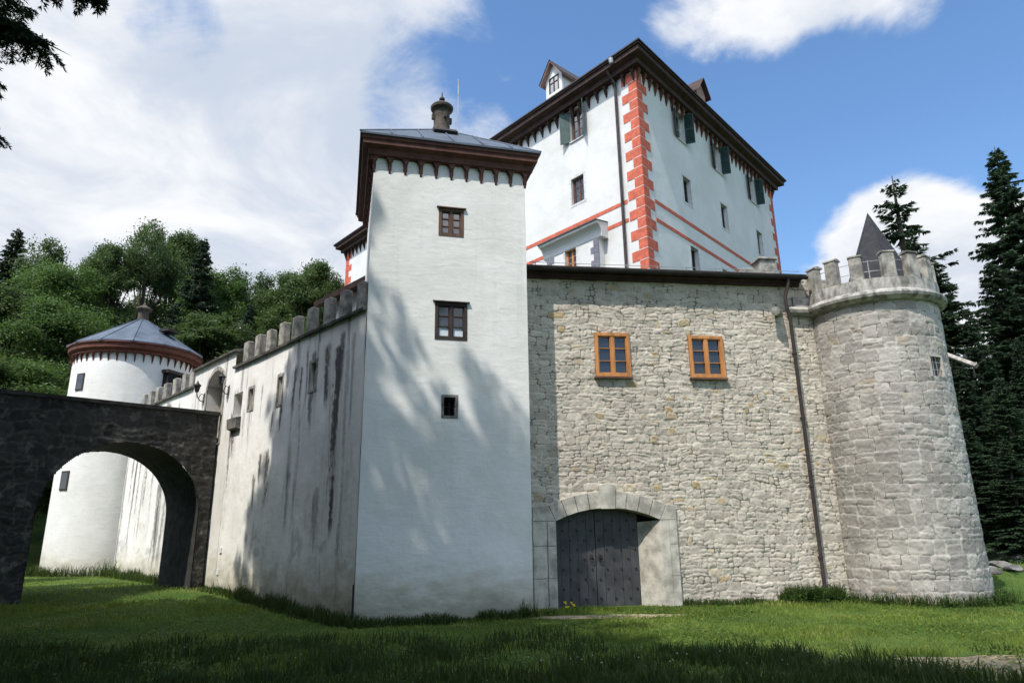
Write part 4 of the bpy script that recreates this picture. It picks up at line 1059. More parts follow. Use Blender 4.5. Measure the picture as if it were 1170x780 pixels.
# gateway piece with an arched opening
mb.panel(FC, CG1, gd[0], -.6, GZT); mb.panel(FC, gd[1], CG0, -.6, GZT); mb.panel(FC, gd[0], gd[1], -.6, gd[2])
gm, gh = (gd[0] + gd[1]) / 2, (gd[1] - gd[0]) / 2; n = 12
pts = [(gm - gh * math.cos(math.pi * i / n), gd[3] + gh * .9 * math.sin(math.pi * i / n)) for i in range(n + 1)]
for a, b in zip(pts, pts[1:]): mb.quad(FC, [a, b, (b[0], GZT), (a[0], GZT)])
op = [(gd[0], gd[2])] + pts + [(gd[1], gd[2])]
for a, b in zip(op, op[1:]): mb.face([FC.p(a[0], 0, a[1]), FC.p(b[0], 0, b[1]), FC.p(b[0], -.7, b[1]), FC.p(a[0], -.7, a[1])], [a, b, b, a])
mb.box(FC, CEND, C1, -.72, -.70, -.5, 5.0)
mb.box(FC, CG0 + .01, C1, -.66, -.64, 4.0, CZ - .01); mb.box(FC, CEND, CG1 - .01, -.66, -.64, 4.0, CZ - .01)
gate_wall = mb.build('gate_wall', 'plaster_curtain', cw)
# the two long stretches are fine grids that carry their rain runs: (u, top, bottom, half width m, darkness)
RUNS = [(388, 395, 600, .13, 1.0), (392, 380, 440, .07, .8), (376, 395, 455, .10, .95), (382, 470, 560, .08, .7), (359, 405, 480, .12, .75), (353, 400, 455, .05, .7), (345, 420, 470, .06, .85), (338, 420, 465, .06, .9), (331, 400, 450, .05, .6),
        (322, 452, 482, .10, .9), (321, 428, 470, .16, .5), (312, 470, 502, .05, .8), (307, 515, 570, .14, .95), (297, 520, 545, .10, .85), (290, 545, 575, .06, .7), (271, 446, 520, .14, .9), (266, 470, 560, .10, .75), (262, 440, 600, .10, .55), (255, 480, 640, .12, .6), (279, 470, 500, .06, .6),
        (366, 380, 420, .05, .7), (405, 380, 480, .06, .45), (398, 400, 640, .06, .4), (300, 440, 480, .04, .5), (329, 540, 600, .09, .5), (362, 560, 620, .10, .45), (343, 480, 560, .08, .4)]
def run_attrs(S, Z, runs, seed):
    A = np.zeros_like(S); B = np.zeros_like(S)
    br_ = fbm(S * 3.2, Z * .55, seed, 1.0, 4); ed = fbm(S, Z, seed + 4, 9, 3); fi = fbm(S * 9, Z * .7, seed + 8, 1.0, 3)
    for (s, z0, z1, w, k) in runs:
        sw_ = s + .10 * (fbm(Z * .6 + s * 7, Z * 0, seed + 9, 1.0, 2) - .5)
        tt = np.clip((z1 - Z) / (z1 - z0 + 1e-6), 0, 1); inside = sstep(z0 - .35, z0 + .25, Z + .8 * (fi - .5)) * sstep(z1 + .12, z1 - .05, Z + .25 * (ed - .5))
        ww = 1.3 * w * (1.1 - .45 * tt) * (.55 + 1.0 * br_)
        core = np.clip(1.25 - np.abs(S - sw_) / ww + 1.2 * (ed - .5) + 1.1 * (fi - .5), 0, 1)
        A = np.maximum(A, k * inside * sstep(.15, .75, core) * sstep(.24, .46, br_ + .25 * (ed - .5)))
        B = np.maximum(B, k * .8 * inside * np.exp(-((S - sw_) / (w * 2.4)) ** 2) * sstep(.3, .6, fi))
    mould = sstep(.52, .62, fbm(S, Z * .8, seed + 20, 1.5, 5) ) * sstep(4.8, 1.2, Z) * sstep(.42, .6, fbm(S, Z, seed + 30, 4, 3))
    return np.stack([A, B, mould], -1)
for (sa, sb_, holes, seed, nm) in ((CG0 + .02, C1, emb + [dk], 201, 'wall'), (CEND, CG1, [], 231, 'far_wall')):
    S, Z = np.meshgrid(np.linspace(sa, sb_, int((sb_ - sa) / .04)), np.linspace(-.6, CZ, 200))
    if nm == 'wall':
        rl = []
        for (u, v0, v1, w, k) in RUNS:
            s_, z1_ = FC.px(u, v0); _, z0_ = FC.px(u - (v1 - v0) * .05, v1); rl.append((s_, z0_, z1_, w, k))
    else:
        q_ = random.Random(6); rl = [(q_.uniform(sa, sb_), q_.uniform(.2, 3.5), q_.uniform(5.5, 7.7), q_.uniform(.05, .15), q_.uniform(.5, 1)) for _ in range(20)]
    kp = np.ones((Z.shape[0] - 1, Z.shape[1] - 1), bool)
    for h in holes: kp &= ~((S[:-1, :-1] + .02 > h[0]) & (S[:-1, :-1] + .02 < h[1]) & (Z[:-1, :-1] + .02 > h[2]) & (Z[:-1, :-1] + .02 < h[3]))
    rel = .05 * (fbm(S, Z, seed + 50, .5, 3) - .5) + .012 * (fbm(S, Z, seed + 60, 3, 3) - .5)
    P = FC.P + FC.t * S[..., None] + FC.out * rel[..., None] + np.array([0, 0, 1.]) * Z[..., None]
    grid_mesh(nm, P, kp, run_attrs(S, Z, rl, seed), 'plaster_runs', cw, uvs=np.stack([S, Z], -1))
mb = MB(); mb.face([FC.p(s, -.5, z) for s, z in op]); gdr = mb.build('gate_door', 'wood_grey', cw); gdr['label'] = 'pale recessed gateway door above the bridge'
mb = MB()
op2 = [(gm - (gh + .16) * math.cos(math.pi * i / n), gd[3] + (gh * .9 + .16) * math.sin(math.pi * i / n)) for i in range(n + 1)]
o2 = [(gd[0] - .16, gd[2])] + op2 + [(gd[1] + .16, gd[2])]
for (a, b), (c, d) in zip(zip(op, op[1:]), zip(o2, o2[1:])): mb.face([FC.p(a[0], .03, a[1]), FC.p(b[0], .03, b[1]), FC.p(d[0], .03, d[1]), FC.p(c[0], .03, c[1])]); mb.face([FC.p(c[0], .03, c[1]), FC.p(d[0], .03, d[1]), FC.p(d[0], -.01, d[1]), FC.p(c[0], -.01, c[1])])
mb.build('gate_arch', 'merlon', cw)
mb = MB(); mb.sweep(FC, [(-.7, CZ - .02), (.10, CZ - .02), (.12, CZ + .05), (.02, CZ + .10), (-.7, CZ + .10)], CG0 + .02, C1); mb.sweep(FC, [(-.7, CZ - .02), (.10, CZ - .02), (.12, CZ + .05), (.02, CZ + .10), (-.7, CZ + .10)], CEND, CG1 - .02)
mb.sweep(FC, [(-.75, GZT), (.12, GZT), (.14, GZT + .07), (-.3, GZT + .17), (-.75, GZT + .10)], CG1 - .08, CG0 + .10); mb.build('coping', 'coping', cw)
for i, e in enumerate(emb):
    m = MB(); fwid = .09
    for (a, b, c, d) in ((e[0] - fwid, e[0], e[2] - fwid, e[3] + fwid), (e[1], e[1] + fwid, e[2] - fwid, e[3] + fwid), (e[0], e[1], e[3], e[3] + fwid), (e[0], e[1], e[2] - fwid, e[2])): m.box(FC, a, b, -.02, .02, c, d)
    o = m.build('loophole', 'merlon', cw); m = MB(); m.quad(FC, [(e[0], e[2]), (e[1], e[2]), (e[1], e[3]), (e[0], e[3])], -.10); m.build('infill', 'merlon_pale', o)
    m = MB(); sm_ = (e[0] + e[1]) / 2; m.quad(FC, [(sm_ - .035, e[2] + .1), (sm_ + .035, e[2] + .1), (sm_ + .035, e[3] - .1), (sm_ - .035, e[3] - .1)], -.097); m.build('slit', 'dark_room', o)
m = MB(); m.quad(FC, [(dk[0], dk[2]), (dk[1], dk[2]), (dk[1], dk[3]), (dk[0], dk[3])], -.33); o = m.build('window', 'dark_room', cw); o['label'] = 'dark opening with a stone chute in the curtain wall'
m = MB(); m.sweep(FC, [(0, dk[2] - .42), (.16, dk[2] - .36), (.2, dk[2] - .02), (0, dk[2] + .02)], dk[0] - .05, dk[1] + .05); m.build('stone_chute', 'coping', o)
base = MB(); base.prism(ID, [(-.18, 0), (.18, 0), (.175, .80), (-.175, .80)], -.24, 0.0)
mer = base.build('merlon', 'merlon', cw, local=True, bevel=.03); first = True
ub = [((402 + 421) / 2, 340), (391.5, 352), (373, 362), (353.5, 372), (336.5, 382), (321, 390), (306, 398), (293, 405), (280, 412)]
rs = random.Random(5)
for (u, v) in ub:
    s, _ = FC.px(u, v)
    if first: place(mer, cw, FC, s, .02, CZ + .085); first = False
    else: c = set_on(mer, cw, FC, s, .02, CZ + .085 + rs.uniform(-.03, .0)); c.scale = (rs.uniform(.92, 1.08), 1, rs.uniform(.95, 1.04))
for u, v in ((217, 437), (208, 441), (197.5, 445), (187, 449), (178, 453), (169.5, 457), (162, 460)):
    s, _ = FC.px(u, v); c = set_on(mer, cw, FC, s, -.02, CZ + .085); c.scale = (1.15, 1, .95)
mb = MB()
for (u, v) in ((252.5, 628), (249, 653)):
    s, z = FC.px(u, v); mb2 = MB(); mb2.box(FC, s - .09, s + .09, -.01, .03, z - .09, z + .09); mb2.build('plaque', 'sign_white', cw)
# lanterns beside the gateway
def lantern(u, v, label):
    s, z = FC.px(u, v, .25); q = FC.p(s, .0, z)
    r = thing('wall_lantern', tuple(q), label, 'lantern', 'lanterns beside the gateway')
    f = FC; m = MB()
    m.tube([f.p(s, -.02, z - .25), f.p(s, .14, z - .22), f.p(s, .26, z - .08), f.p(s, .30, z + .12)], .02, 6); m.tube([f.p(s, 0, z - .4), f.p(s, 0, z + .1)], .022, 6); m.tube([f.p(s, 0, z), f.p(s, .12, z + .06), f.p(s, .2, z - .1)], .014, 5)
    m.build('bracket', 'iron', r)
    m = MB(); c = f.p(s, .30, 0); m.lathe(c, [(0, z + .10), (.07, z + .10), (.13, z + .34), (.16, z + .36), (.05, z + .46), (.02, z + .54), (0, z + .56)], 6); m.build('lamp_head', 'iron', r)
    m = MB(); m.lathe(c, [(.078, z + .13), (.128, z + .32)], 6); m.build('lamp_glass', 'glass', r)
lantern(226, 451, 'black iron wall lantern left of the gateway arch'); lantern(254, 442, 'black iron wall lantern right of the gateway arch')

# building behind the curtain wall, its dark eave showing over the merlons
FB2 = Frame(FC.p(0, -3.2, 0), math.degrees(FC.ang))
a = FB2.px(378, 350); b = FB2.px(420, 322); zE = (a[1] + b[1]) / 2
yb = thing('courtyard_building', (*FB2.p(a[0] / 2, -2, 0)[:2], 0), 'low white courtyard building whose dark eave shows over the curtain merlons', 'building')
mb = MB(); mb.panel(FB2, a[0] - .3, -2.6, 0, zE - .05); f, L = Frame(FB2.p(a[0] - .3, -4, 0), math.degrees(FB2.ang) - 90), 4
mb.panel(f, 0, 4, 0, zE - .05); mb.build('wall', 'frame_grey', yb)
mb = MB(); mb.sweep(FB2, [(.45, zE - .12), (.5, zE + .06), (-4, zE + 1.0), (-4, zE + .8)], a[0] - .5, -2.4); mb.build('roof', 'cornice_dark', yb)

# ================================================================== WHITE ROUND TOWER
WC, WR = np.array([-20.65, 36.4]), 2.95
wt = thing('round_white_tower', (WC[0], WC[1], 0), 'round white tower with a conical blue-grey sheet roof beyond the bridge', 'tower')
WE = 11.6; N = 64
def wang(u, v, R):
    d = ray(u, v); a, b = d[:2], -WC; qa = a @ a; qb = 2 * a @ b; qc = b @ b - R * R
    k = (-qb - math.sqrt(max(0, qb * qb - 4 * qa * qc))) / (2 * qa); h = EYE + d * k; return math.atan2(h[1] - WC[1], h[0] - WC[0]), float(h[2])
mb = MB(); mb.lathe(WC, [(WR, -.6), (WR, 4), (WR, 8), (WR, WE)], 72); mb.build('wall', 'plaster', wt, smooth=True)
for (u0, v0, u1, v1, lab) in ((85, 446, 95, 427, 'small upper window of the round tower'), (66, 560, 78, 538, 'small lower window seen through the bridge arch')):
    a_, z0 = wang((u0 + u1) / 2, v0, WR); _, z1 = wang((u0 + u1) / 2, v1, WR)
    f = Frame((WC[0] + WR * math.cos(a_), WC[1] + WR * math.sin(a_)), math.degrees(a_) + 90)
    m = MB(); wdt = .55; m.box(f, -wdt / 2, wdt / 2, -.15, .03, z0, z1); o = m.build('window', 'wood_dark', wt); o['label'] = lab
    m = MB(); m.box(f, -wdt / 2 + .07, wdt / 2 - .07, .0, .036, z0 + .08, z1 - .08); m.build('pane', 'glass', o)
a_, z0 = wang(203, 452, WR); _, z1 = wang(203, 426, WR); f = Frame((WC[0] + WR * math.cos(a_), WC[1] + WR * math.sin(a_)), math.degrees(a_) + 90)
m = MB(); m.box(f, -1.0, 1.0, -.6, .16, z0 - .3, z1 - .16); o = m.build('loggia', 'dark_room', wt); o['label'] = 'dark loggia opening on the right side of the round tower'
m = MB(); m.box(f, -1.1, 1.1, -.6, .22, z1 - .16, z1); m.build('lintel', 'wood_dark', o)
mb = MB(); mb.lathe(WC, [(WR - .01, WE - .52), (WR + .16, WE - .50), (WR + .12, WE - .40), (WR + .28, WE - .28), (WR + .30, WE - .04), (WR + .36, WE - .04), (WR + .36, WE + .02)], 72); mb.build('cornice', 'cornice_red', wt)
nco = 46; w_ = 2 * math.pi * WR / nco / 1.45 / 2
cb = corbel_mesh('cornice_red', w_ * .80, .56, .14).build('corbel', 'cornice_red', wt, local=True)
for i in range(nco):
    a_ = 2 * math.pi * i / nco; f = Frame((WC[0] + (WR - .005) * math.cos(a_), WC[1] + (WR - .005) * math.sin(a_)), math.degrees(a_) + 90)
    if i == 0: place(cb, wt, f, 0, 0, WE - .42)
    else: set_on(cb, wt, f, 0, 0, WE - .42)
apw = WE + 2.05; NF = 14
mb = MB(); mb.lathe(WC, [(0, WE + .01), (WR + .40, WE + .02), (WR + .40, WE + .08), (.28, apw)], NF, .2, .2 + 2 * math.pi); rf = mb.build('roof', 'roof', wt)
mb = MB()
for i in range(NF):
    a_ = .2 + 2 * math.pi * i / NF; mb.tube([(WC[0] + (WR + .40) * math.cos(a_), WC[1] + (WR + .40) * math.sin(a_), WE + .09), (WC[0] + .28 * math.cos(a_), WC[1] + .28 * math.sin(a_), apw + .02)], .028, 5)
mb.build('standing_seam', 'roof', rf)
mb = MB(); mb.lathe(WC, [(.27, apw - .3), (.27, apw + .50), (.36, apw + .55), (.42, apw + .66), (.40, apw + .72), (.1, apw + .9), (.05, apw + 1.05), (0, apw + 1.1)], 20); mb.build('chimney', 'chimney', rf, smooth=True)
a_ = math.atan2(-WC[1], -WC[0]) + .75
q = np.array([WC[0] + 2.0 * math.cos(a_), WC[1] + 2.0 * math.sin(a_), WE + .08 + 2.27 * (1 - (2.0 - .28) / (WR + .28))])
f = Frame(q[:2], math.degrees(a_) + 90); mb = MB(); mb.box(f, -.4, .4, -.35, .3, q[2] + .02, q[2] + .16); mb.build('skylight', 'iron', rf)

# ================================================================== STONE BRIDGE
FBR = Frame((-10.60, 24.47), 44.0)
BL, BD, BZ = -16.0, 3.2, 6.22
br = thing('stone_bridge', (*FBR.p(-6, -1.6, 0)[:2], 0), 'dark rubble stone bridge with a round arch leading to the gateway', 'bridge')
a0, a1 = -5.12, -.42; ac, ah = (a0 + a1) / 2, (a1 - a0) / 2; ASP = 2.75
back_top = FBR.px(124, 516, -BD)[1]; ART = back_top
def bz(s): 
    k = 1 - ((s - ac) / ah) ** 2; return ASP + (ART - ASP) * math.sqrt(k) if k > 0 else -9
res = .045
ss = np.arange(BL, 0.02, res); zs = np.arange(-.6, BZ, res); S, Z = np.meshgrid(ss, zs)
for oo, sd_, flip in ((0.0, 51, False), (-BD, 57, True)):
    H, ti, mo, rn = stone_field(S, Z, sd_, (.22, .42), (.25, .62), .26, .045, .03, .35)
    topz = np.array([bz(x) for x in ss])
    keep = ~(Z[:-1, :-1] + res / 2 < topz[None, :-1])
    P = FBR.P + FBR.t * S[..., None] + FBR.out * (oo + (H - .03) * (-1 if flip else 1))[..., None] + np.array([0, 0, 1.]) * Z[..., None]
    if flip: P = P[:, ::-1]; keep = keep[:, ::-1]; at_ = np.stack([ti, mo, rn], -1)[:, ::-1]
    else: at_ = np.stack([ti, mo, rn], -1)
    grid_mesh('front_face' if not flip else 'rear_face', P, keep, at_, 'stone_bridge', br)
m = MB(); n = 28
ap_ = [(a1, -.6), (a1, ASP)] + [(ac + ah * math.cos(math.pi * i / n), ASP + (ART - ASP) * math.sin(math.pi * i / n)) for i in range(1, n)] + [(a0, ASP), (a0, -.6)]
for a, b in zip(ap_, ap_[1:]): m.face([FBR.p(a[0], .02, a[1]), FBR.p(b[0], .02, b[1]), FBR.p(b[0], -BD - .02, b[1]), FBR.p(a[0], -BD - .02, a[1])])
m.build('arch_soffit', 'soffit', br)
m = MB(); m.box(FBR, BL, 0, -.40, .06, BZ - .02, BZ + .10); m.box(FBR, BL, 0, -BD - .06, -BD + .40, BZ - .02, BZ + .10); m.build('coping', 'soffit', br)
m = MB(); m.box(FBR, BL, .05, -BD + .1, -.1, ART + .2, ART + .4); m.box(FBR, BL, 0, -.40, -.10, ART + .3, BZ - .02); m.box(FBR, BL, 0, -BD + .1, -BD + .4, ART + .3, BZ - .02); m.build('deck', 'coping', br)

# ================================================================== TREES
def spruce_parts(h, r0, base, seed, fine_below=None, gaps=0.0, dens=1.0, droop=.5, side=None, pw=.8, skirt=1.0):
    r = np.random.RandomState(seed); V, leaf = [], []
    def quads(c, d, w, col):     # thin diamond blades: c (n,3) start, d (n,3) vector, w width
        n = len(c); ref = r.normal(size=(n, 3)); sdv = np.cross(d, ref); sdv /= (np.linalg.norm(sdv, axis=1, keepdims=True) + 1e-9)
        V.append(np.stack([c, c + d * .45 + sdv * w, c + d, c + d * .45 - sdv * w], 1).reshape(-1, 3)); leaf.append(np.repeat(col, 4))
    z = base; br = []
    while z < h - .3:
        k = (z - base) / (h - base); R = (r0 * (1 - k) ** pw) * min(1, skirt + k * 4) + .12
        nb = max(4, int(r.randint(5, 8)))
        for j in range(nb):
            if r.rand() < gaps: continue
            a = r.rand() * 6.283; L = R * r.uniform(.72, 1.12); br.append((z + r.uniform(-.2, .2), a, L, k))
        z += (.34 + .30 * (1 - k)) / dens
    for (z, a, L, k) in br:
        n = max(4, int(L * (17 if fine_below is None or z > fine_below else 9))); t = np.sort(r.rand(n)) * .92 + .08
        dv = np.array([math.cos(a), math.sin(a)]); dr = droop * (1.15 - k)
        zz = z + L * (.22 * t * (.4 + k) - dr * t ** 1.4 + .28 * dr * t ** 4)
        p = np.stack([dv[0] * L * t, dv[1] * L * t, zz], 1)
        # woody branch
        bt = np.linspace(0, 1, 5); bp = np.stack([dv[0] * L * bt, dv[1] * L * bt, z + L * (.22 * bt * (.4 + k) - dr * bt ** 1.4 + .28 * dr * bt ** 4)], 1)
        quads(bp[:-1], (bp[1:] - bp[:-1]) * 1.05, .018 + .012 * L / 3, np.zeros(4)); quads(bp[:-1], (bp[1:] - bp[:-1]) * 1.05, .018 + .012 * L / 3, np.zeros(4))
        fine = fine_below is not None and z < fine_below and (side is None or math.cos(a - side) > -.2)
        for sg in (-1, 1):
            sp = a + sg * r.uniform(.6, 1.15, n); ln = (.22 + .34 * L * (1 - t) * .55) * r.uniform(.7, 1.2, n)
            d = np.stack([np.cos(sp), np.sin(sp), -r.uniform(.15, .75, n)], 1) * ln[:, None]
            if not fine:
                d *= r.uniform(.7, 1.35, n)[:, None]; quads(p, d, .05 + .03 * ln[:, None], r.rand(n)); quads(p, d * .8 + np.array([0, 0, -.16]), .04 + .02 * ln[:, None], r.rand(n) * .6)
            else:
                # secondary boughs that sag and fork, each carrying fine twigs
                for q0, dv0, l0 in zip(p, sp, ln * r.uniform(.8, 1.9, n)):
                    m = 14; u = np.linspace(.03, 1, m); wob_ = dv0 + np.cumsum(r.normal(size=m)) * .10; sag = r.uniform(.25, .95)
                    c = q0 + np.stack([np.cos(wob_) * l0 * u, np.sin(wob_) * l0 * u, -sag * l0 * u ** 1.5], 1)
                    quads(c[:-1], (c[1:] - c[:-1]) * 1.1, .007, r.rand(m - 1) * .2)
                    for rep in range(3):
                        an = wob_ + r.choice([-1, 1], m) * r.uniform(.3, 1.3, m); tl = l0 * r.uniform(.12, .42, m) * (1.15 - u)
                        dd = np.stack([np.cos(an), np.sin(an), -r.uniform(.1, 1.5, m)], 1) * tl[:, None]
                        quads(c, dd, .006, r.rand(m) * .3)
                        for k2 in (.25, .5, .75, .95):
                            a2 = an + r.normal(size=m) * .8; d2 = np.stack([np.cos(a2), np.sin(a2), -r.uniform(-.2, 1.2, m)], 1) * r.uniform(.05, .12, m)[:, None]
                            quads(c + dd * k2, d2, .013, r.rand(m))
    V = np.concatenate(V); leaf = np.concatenate(leaf); Q = np.arange(len(V)).reshape(-1, 4)
    crown = raw_mesh('crown', V, Q, 'needle', leaf)
    mb = MB(); rb = h * .0125
    mb.tube([(0, 0, -1.2), (0, 0, h * .15), (.05, 0, h * .5), (0, .05, h * .8), (0, 0, h)], [rb * 1.25, rb, rb * .7, rb * .35, .02], 10)
    return crown, mb

def leafy_parts(h, rx, base, seed, leaf=.22, n_cl=170, per=70, mat='leaf'):
    r = np.random.RandomState(seed); V, lf = [], []
    cz, rz = (base + h) / 2, (h - base) / 2
    # lobes give an uneven outline
    lob = []
    for i in range(26):
        a = r.rand() * 6.283; k = r.uniform(-.8, .95); q = (1 - k * k) ** .6 * r.uniform(.3, .88)
        lob.append((rx * q * math.cos(a), rx * q * math.sin(a), cz + rz * k * .90, rx * r.uniform(.20, .42) * (1 - .35 * max(0, k))))
    lob.append((0, 0, h - rx * .2, rx * .2)); lob.append((rx * .15, 0, h - rx * .5, rx * .26)); lob.append((-rx * .2, rx * .1, h - rx * .75, rx * .3))
    mb = MB(); rb = h * .014
    mb.tube([(0, 0, -1.0), (.1, 0, base), (0, .1, cz), (.1, 0, cz + rz * .6)], [rb * 1.3, rb, rb * .6, rb * .2], 9)
    for l in lob:
        s = np.array([0, 0, max(base * .8, l[2] - rz * .7)]); e = np.array(l[:3]); md = (s + e) / 2 + np.array([0, 0, .4]); mb.tube([s, md, e], [rb * .45, rb * .28, rb * .1], 6)
    for i in range(n_cl):
        l = lob[r.randint(len(lob))]; d = r.normal(size=3); d /= np.linalg.norm(d); d[2] = d[2] * .9 + .12
        c = np.array(l[:3]) + d * l[3] * r.uniform(.55, 1.12)
        n = int(per * r.uniform(.6, 1.3)); sig = l[3] * .26
        p = c + r.normal(size=(n, 3)) * np.array([sig, sig, sig * .85]); 
        nrm = r.normal(size=(n, 3)) + np.array([0, 0, .9]) + d * .5; nrm /= np.linalg.norm(nrm, axis=1, keepdims=True)
        a = np.cross(nrm, r.normal(size=(n, 3))); a /= np.linalg.norm(a, axis=1, keepdims=True); b = np.cross(nrm, a); s = leaf * r.uniform(.55, 1.25, (n, 1))
        V.append(np.stack([p - a * s, p + b * s * .5, p + a * s, p - b * s * .5], 1).reshape(-1, 3)); lf.append(np.repeat(np.clip(r.rand(n) * .6 + r.rand() * .4, 0, 1), 4))
    V = np.concatenate(V); lf = np.concatenate(lf); Q = np.arange(len(V)).reshape(-1, 4)
    return raw_mesh('crown', V, Q, mat, lf), mb

def make_tree(name, parts, label, cat='tree', group=None):
    crown, mb = parts
    t = thing(name, (0, 0, 0), label, cat, group)
    mb.build('trunk', 'bark', t, local=True, smooth=True)
    c = bpy.data.objects.new('crown', crown); COL.objects.link(c); c.parent = t
    return t
def copy_tree(src, label, group=None):
    t = src.copy(); COL.objects.link(t); t['label'] = label
    if group: t['group'] = group
    for ch in src.children:
        c = ch.copy(); COL.objects.link(c); c.parent = t
    return t
protos = {}
def plant_tree(kind, h_native, u, v, Y, label, group, rot, wid=1.0):
    """put a tree whose tip stands where the sight line (u, v) passes at depth Y"""
    top = at_y(u, v, Y); g = float(gz(top[0], top[1])); s = (top[2] - g) / h_native
    if kind not in protos:
        parts, nm = KINDS[kind](); t = make_tree(nm, parts, label, 'tree', group); protos[kind] = t
    else: t = copy_tree(protos[kind], label, group)
    t['label'] = label; t['group'] = group
    t.location = (top[0], top[1], g); t.rotation_euler = (0, 0, rot); t.scale = (s * wid, s * wid, s)
    return t
KINDS = {
    'spruceA': lambda: (spruce_parts(30, 4.6, 1.5, 3, droop=.55, dens=1.2, pw=.9), 'spruce_tree'),
    'spruceB': lambda: (spruce_parts(30, 4.0, 6.0, 9, gaps=.42, dens=.62, droop=.30), 'spruce_tree'),
    'spruceC': lambda: (spruce_parts(30, 4.4, 1.0, 17, gaps=.12, droop=.48, dens=1.25), 'spruce_tree'),
    'beechA': lambda: (leafy_parts(20, 5.6, 3.0, 5, .115, 430, 200), 'beech_tree'),
    'beechB': lambda: (leafy_parts(20, 4.6, 2.0, 12, .11, 430, 200), 'beech_tree'),
    'beechC': lambda: (leafy_parts(20, 6.2, 2.0, 31, .115, 460, 200, 'leaf_bright'), 'beech_tree'),
}
GL = 'trees on the wooded slope behind the white round tower'
left = [('spruceA', 30, 22, 260, 58, 'dark spruce with a spiky tip at the far left of the wooded slope', .3, 1.5),
        ('beechA', 20, 62, 274, 60, 'dark beech just right of the spiky far-left spruce', 1.0, .8),
        ('beechC', 20, 96, 312, 52, 'bright green beech rising directly behind the left of the round tower roof', 2.2, 1.05),
        ('beechB', 20, 130, 280, 56, 'narrow beech in line with the round tower chimney', .7, .72),
        ('beechA', 20, 176, 254, 60, 'tallest pale beech with a feathery top right of the round tower chimney', 3.6, .72),
        ('beechB', 20, 206, 268, 66, 'beech half hidden left of the dark pointed spruce', 4.1, .8),
        ('spruceC', 30, 234, 272, 54, 'dark pointed spruce above the right side of the round tower roof', 5.0, 1.3),
        ('beechC', 20, 268, 312, 58, 'rounded beech standing over the gateway', 1.6, .9),
        ('beechA', 20, 300, 314, 66, 'beech above the leftmost curtain merlons', 2.4, 1),
        ('beechB', 20, 333, 318, 60, 'beech above the middle curtain merlons', 3.0, 1.1),
        ('beechB', 20, 366, 300, 54, 'light feathery beech tip just left of the far keep corner', .2, .8),
        ('beechA', 20, 390, 322, 62, 'small beech tip touching the far keep corner', 1.9, .8),
        ('spruceA', 30, 286, 345, 50, 'dark low spruce behind the gateway coping', 2.9, 1.2),
        ('spruceC', 30, 200, 345, 48, 'dark spruce right behind the round tower roof', .9, 1.3),
        ('beechA', 20, 345, 365, 47, 'dark leafy beech low behind the curtain merlons', 4.4, 1.3),
        ('beechC', 20, 60, 345, 44, 'big bright leafy beech left of the round tower wall', 5.1, 1.15),
        ('beechB', 20, 15, 330, 46, 'leafy beech at the left edge above the bridge parapet', 2.0, 1.3),
        ('beechC', 20, 40, 420, 39, 'low bright beech between the bridge parapet and the round tower', .4, 1.5),
        ('spruceC', 30, -15, 290, 50, 'dark spruce cut by the left edge of the photo', 3.3, 1.2),
        ('beechA', 20, -30, 380, 38, 'dark beech cut by the left edge low above the bridge', 3.3, 1.5),
        ('beechA', 20, 24, 480, 38.5, 'dark leafy tree filling the gap inside the bridge arch left of the white tower', 2.7, 1.2),
        ('beechB', 20, 240, 360, 45, 'beech hidden low behind the gateway wall', 5.3, 1.5)]
for (k, hn, u, v, Y, lab, rot, wd) in left: plant_tree(k, hn, u, v, Y, lab, GL, rot, wd)
GR = 'dark trees right of the round stone tower'
right = [('spruceB', 30, 1019, 201, 40, 'sparse spruce with bare drooping boughs right of the slate spire', 1.1, 1.8),
         ('spruceA', 30, 1136, 168, 44, 'tall dense spruce near the right edge of the photo', .2, 1.65),
         ('spruceC', 30, 1062, 292, 38, 'dark spruce just behind the round stone tower', 2.0, 1.8),
         ('spruceA', 30, 1178, 235, 48, 'dark spruce cut by the right edge of the photo', 4.2, 1.1),
         ('spruceC', 30, 1105, 352, 36, 'lower dark spruce between the stone tower and the tall spruce', 3.4, 1.2),
         ('spruceA', 30, 1160, 385, 37, 'broad dark spruce below the tall spruce at the right edge', 5.4, 1.3),
         ('spruceC', 30, 1125, 450, 34, 'dark bushy spruce low beside the round stone tower', .9, 1.3),
         ('spruceC', 30, 1172, 470, 33, 'dark bushy spruce low at the right edge', 2.9, 1.4),
         ('spruceC', 30, 1132, 300, 41, 'dark spruce directly in front of the tall right spruce', 2.6, 1.9),
         ('spruceA', 30, 1090, 400, 31, 'near dark spruce whose boughs fall behind the tower barred window', 1.9, 1.5),
         ('spruceC', 30, 1140, 430, 30, 'near dark spruce low between tower and right edge', 4.9, 1.7),
         ('spruceA', 30, 1195, 400, 31, 'near dark spruce cut low by the right edge', 3.7, 1.7),
         ('spruceC', 30, 1100, 480, 29, 'dark bushy spruce close behind the round stone tower', 2.2, 2.2),
         ('spruceA', 30, 1146, 500, 28, 'low dark spruce over the bank between tower and right edge', 4.0, 2.2),
         ('spruceC', 30, 1215, 330, 40, 'dark spruce just outside the right edge', 1.4, 1.2),
         ('beechA', 20, 1200, 430, 42, 'leafy beech just outside the right edge', 4.4, 1.3)]
for (k, hn, u, v, Y, lab, rot, wd) in right: plant_tree(k, hn, u, v, Y, lab, GR, rot, wd)

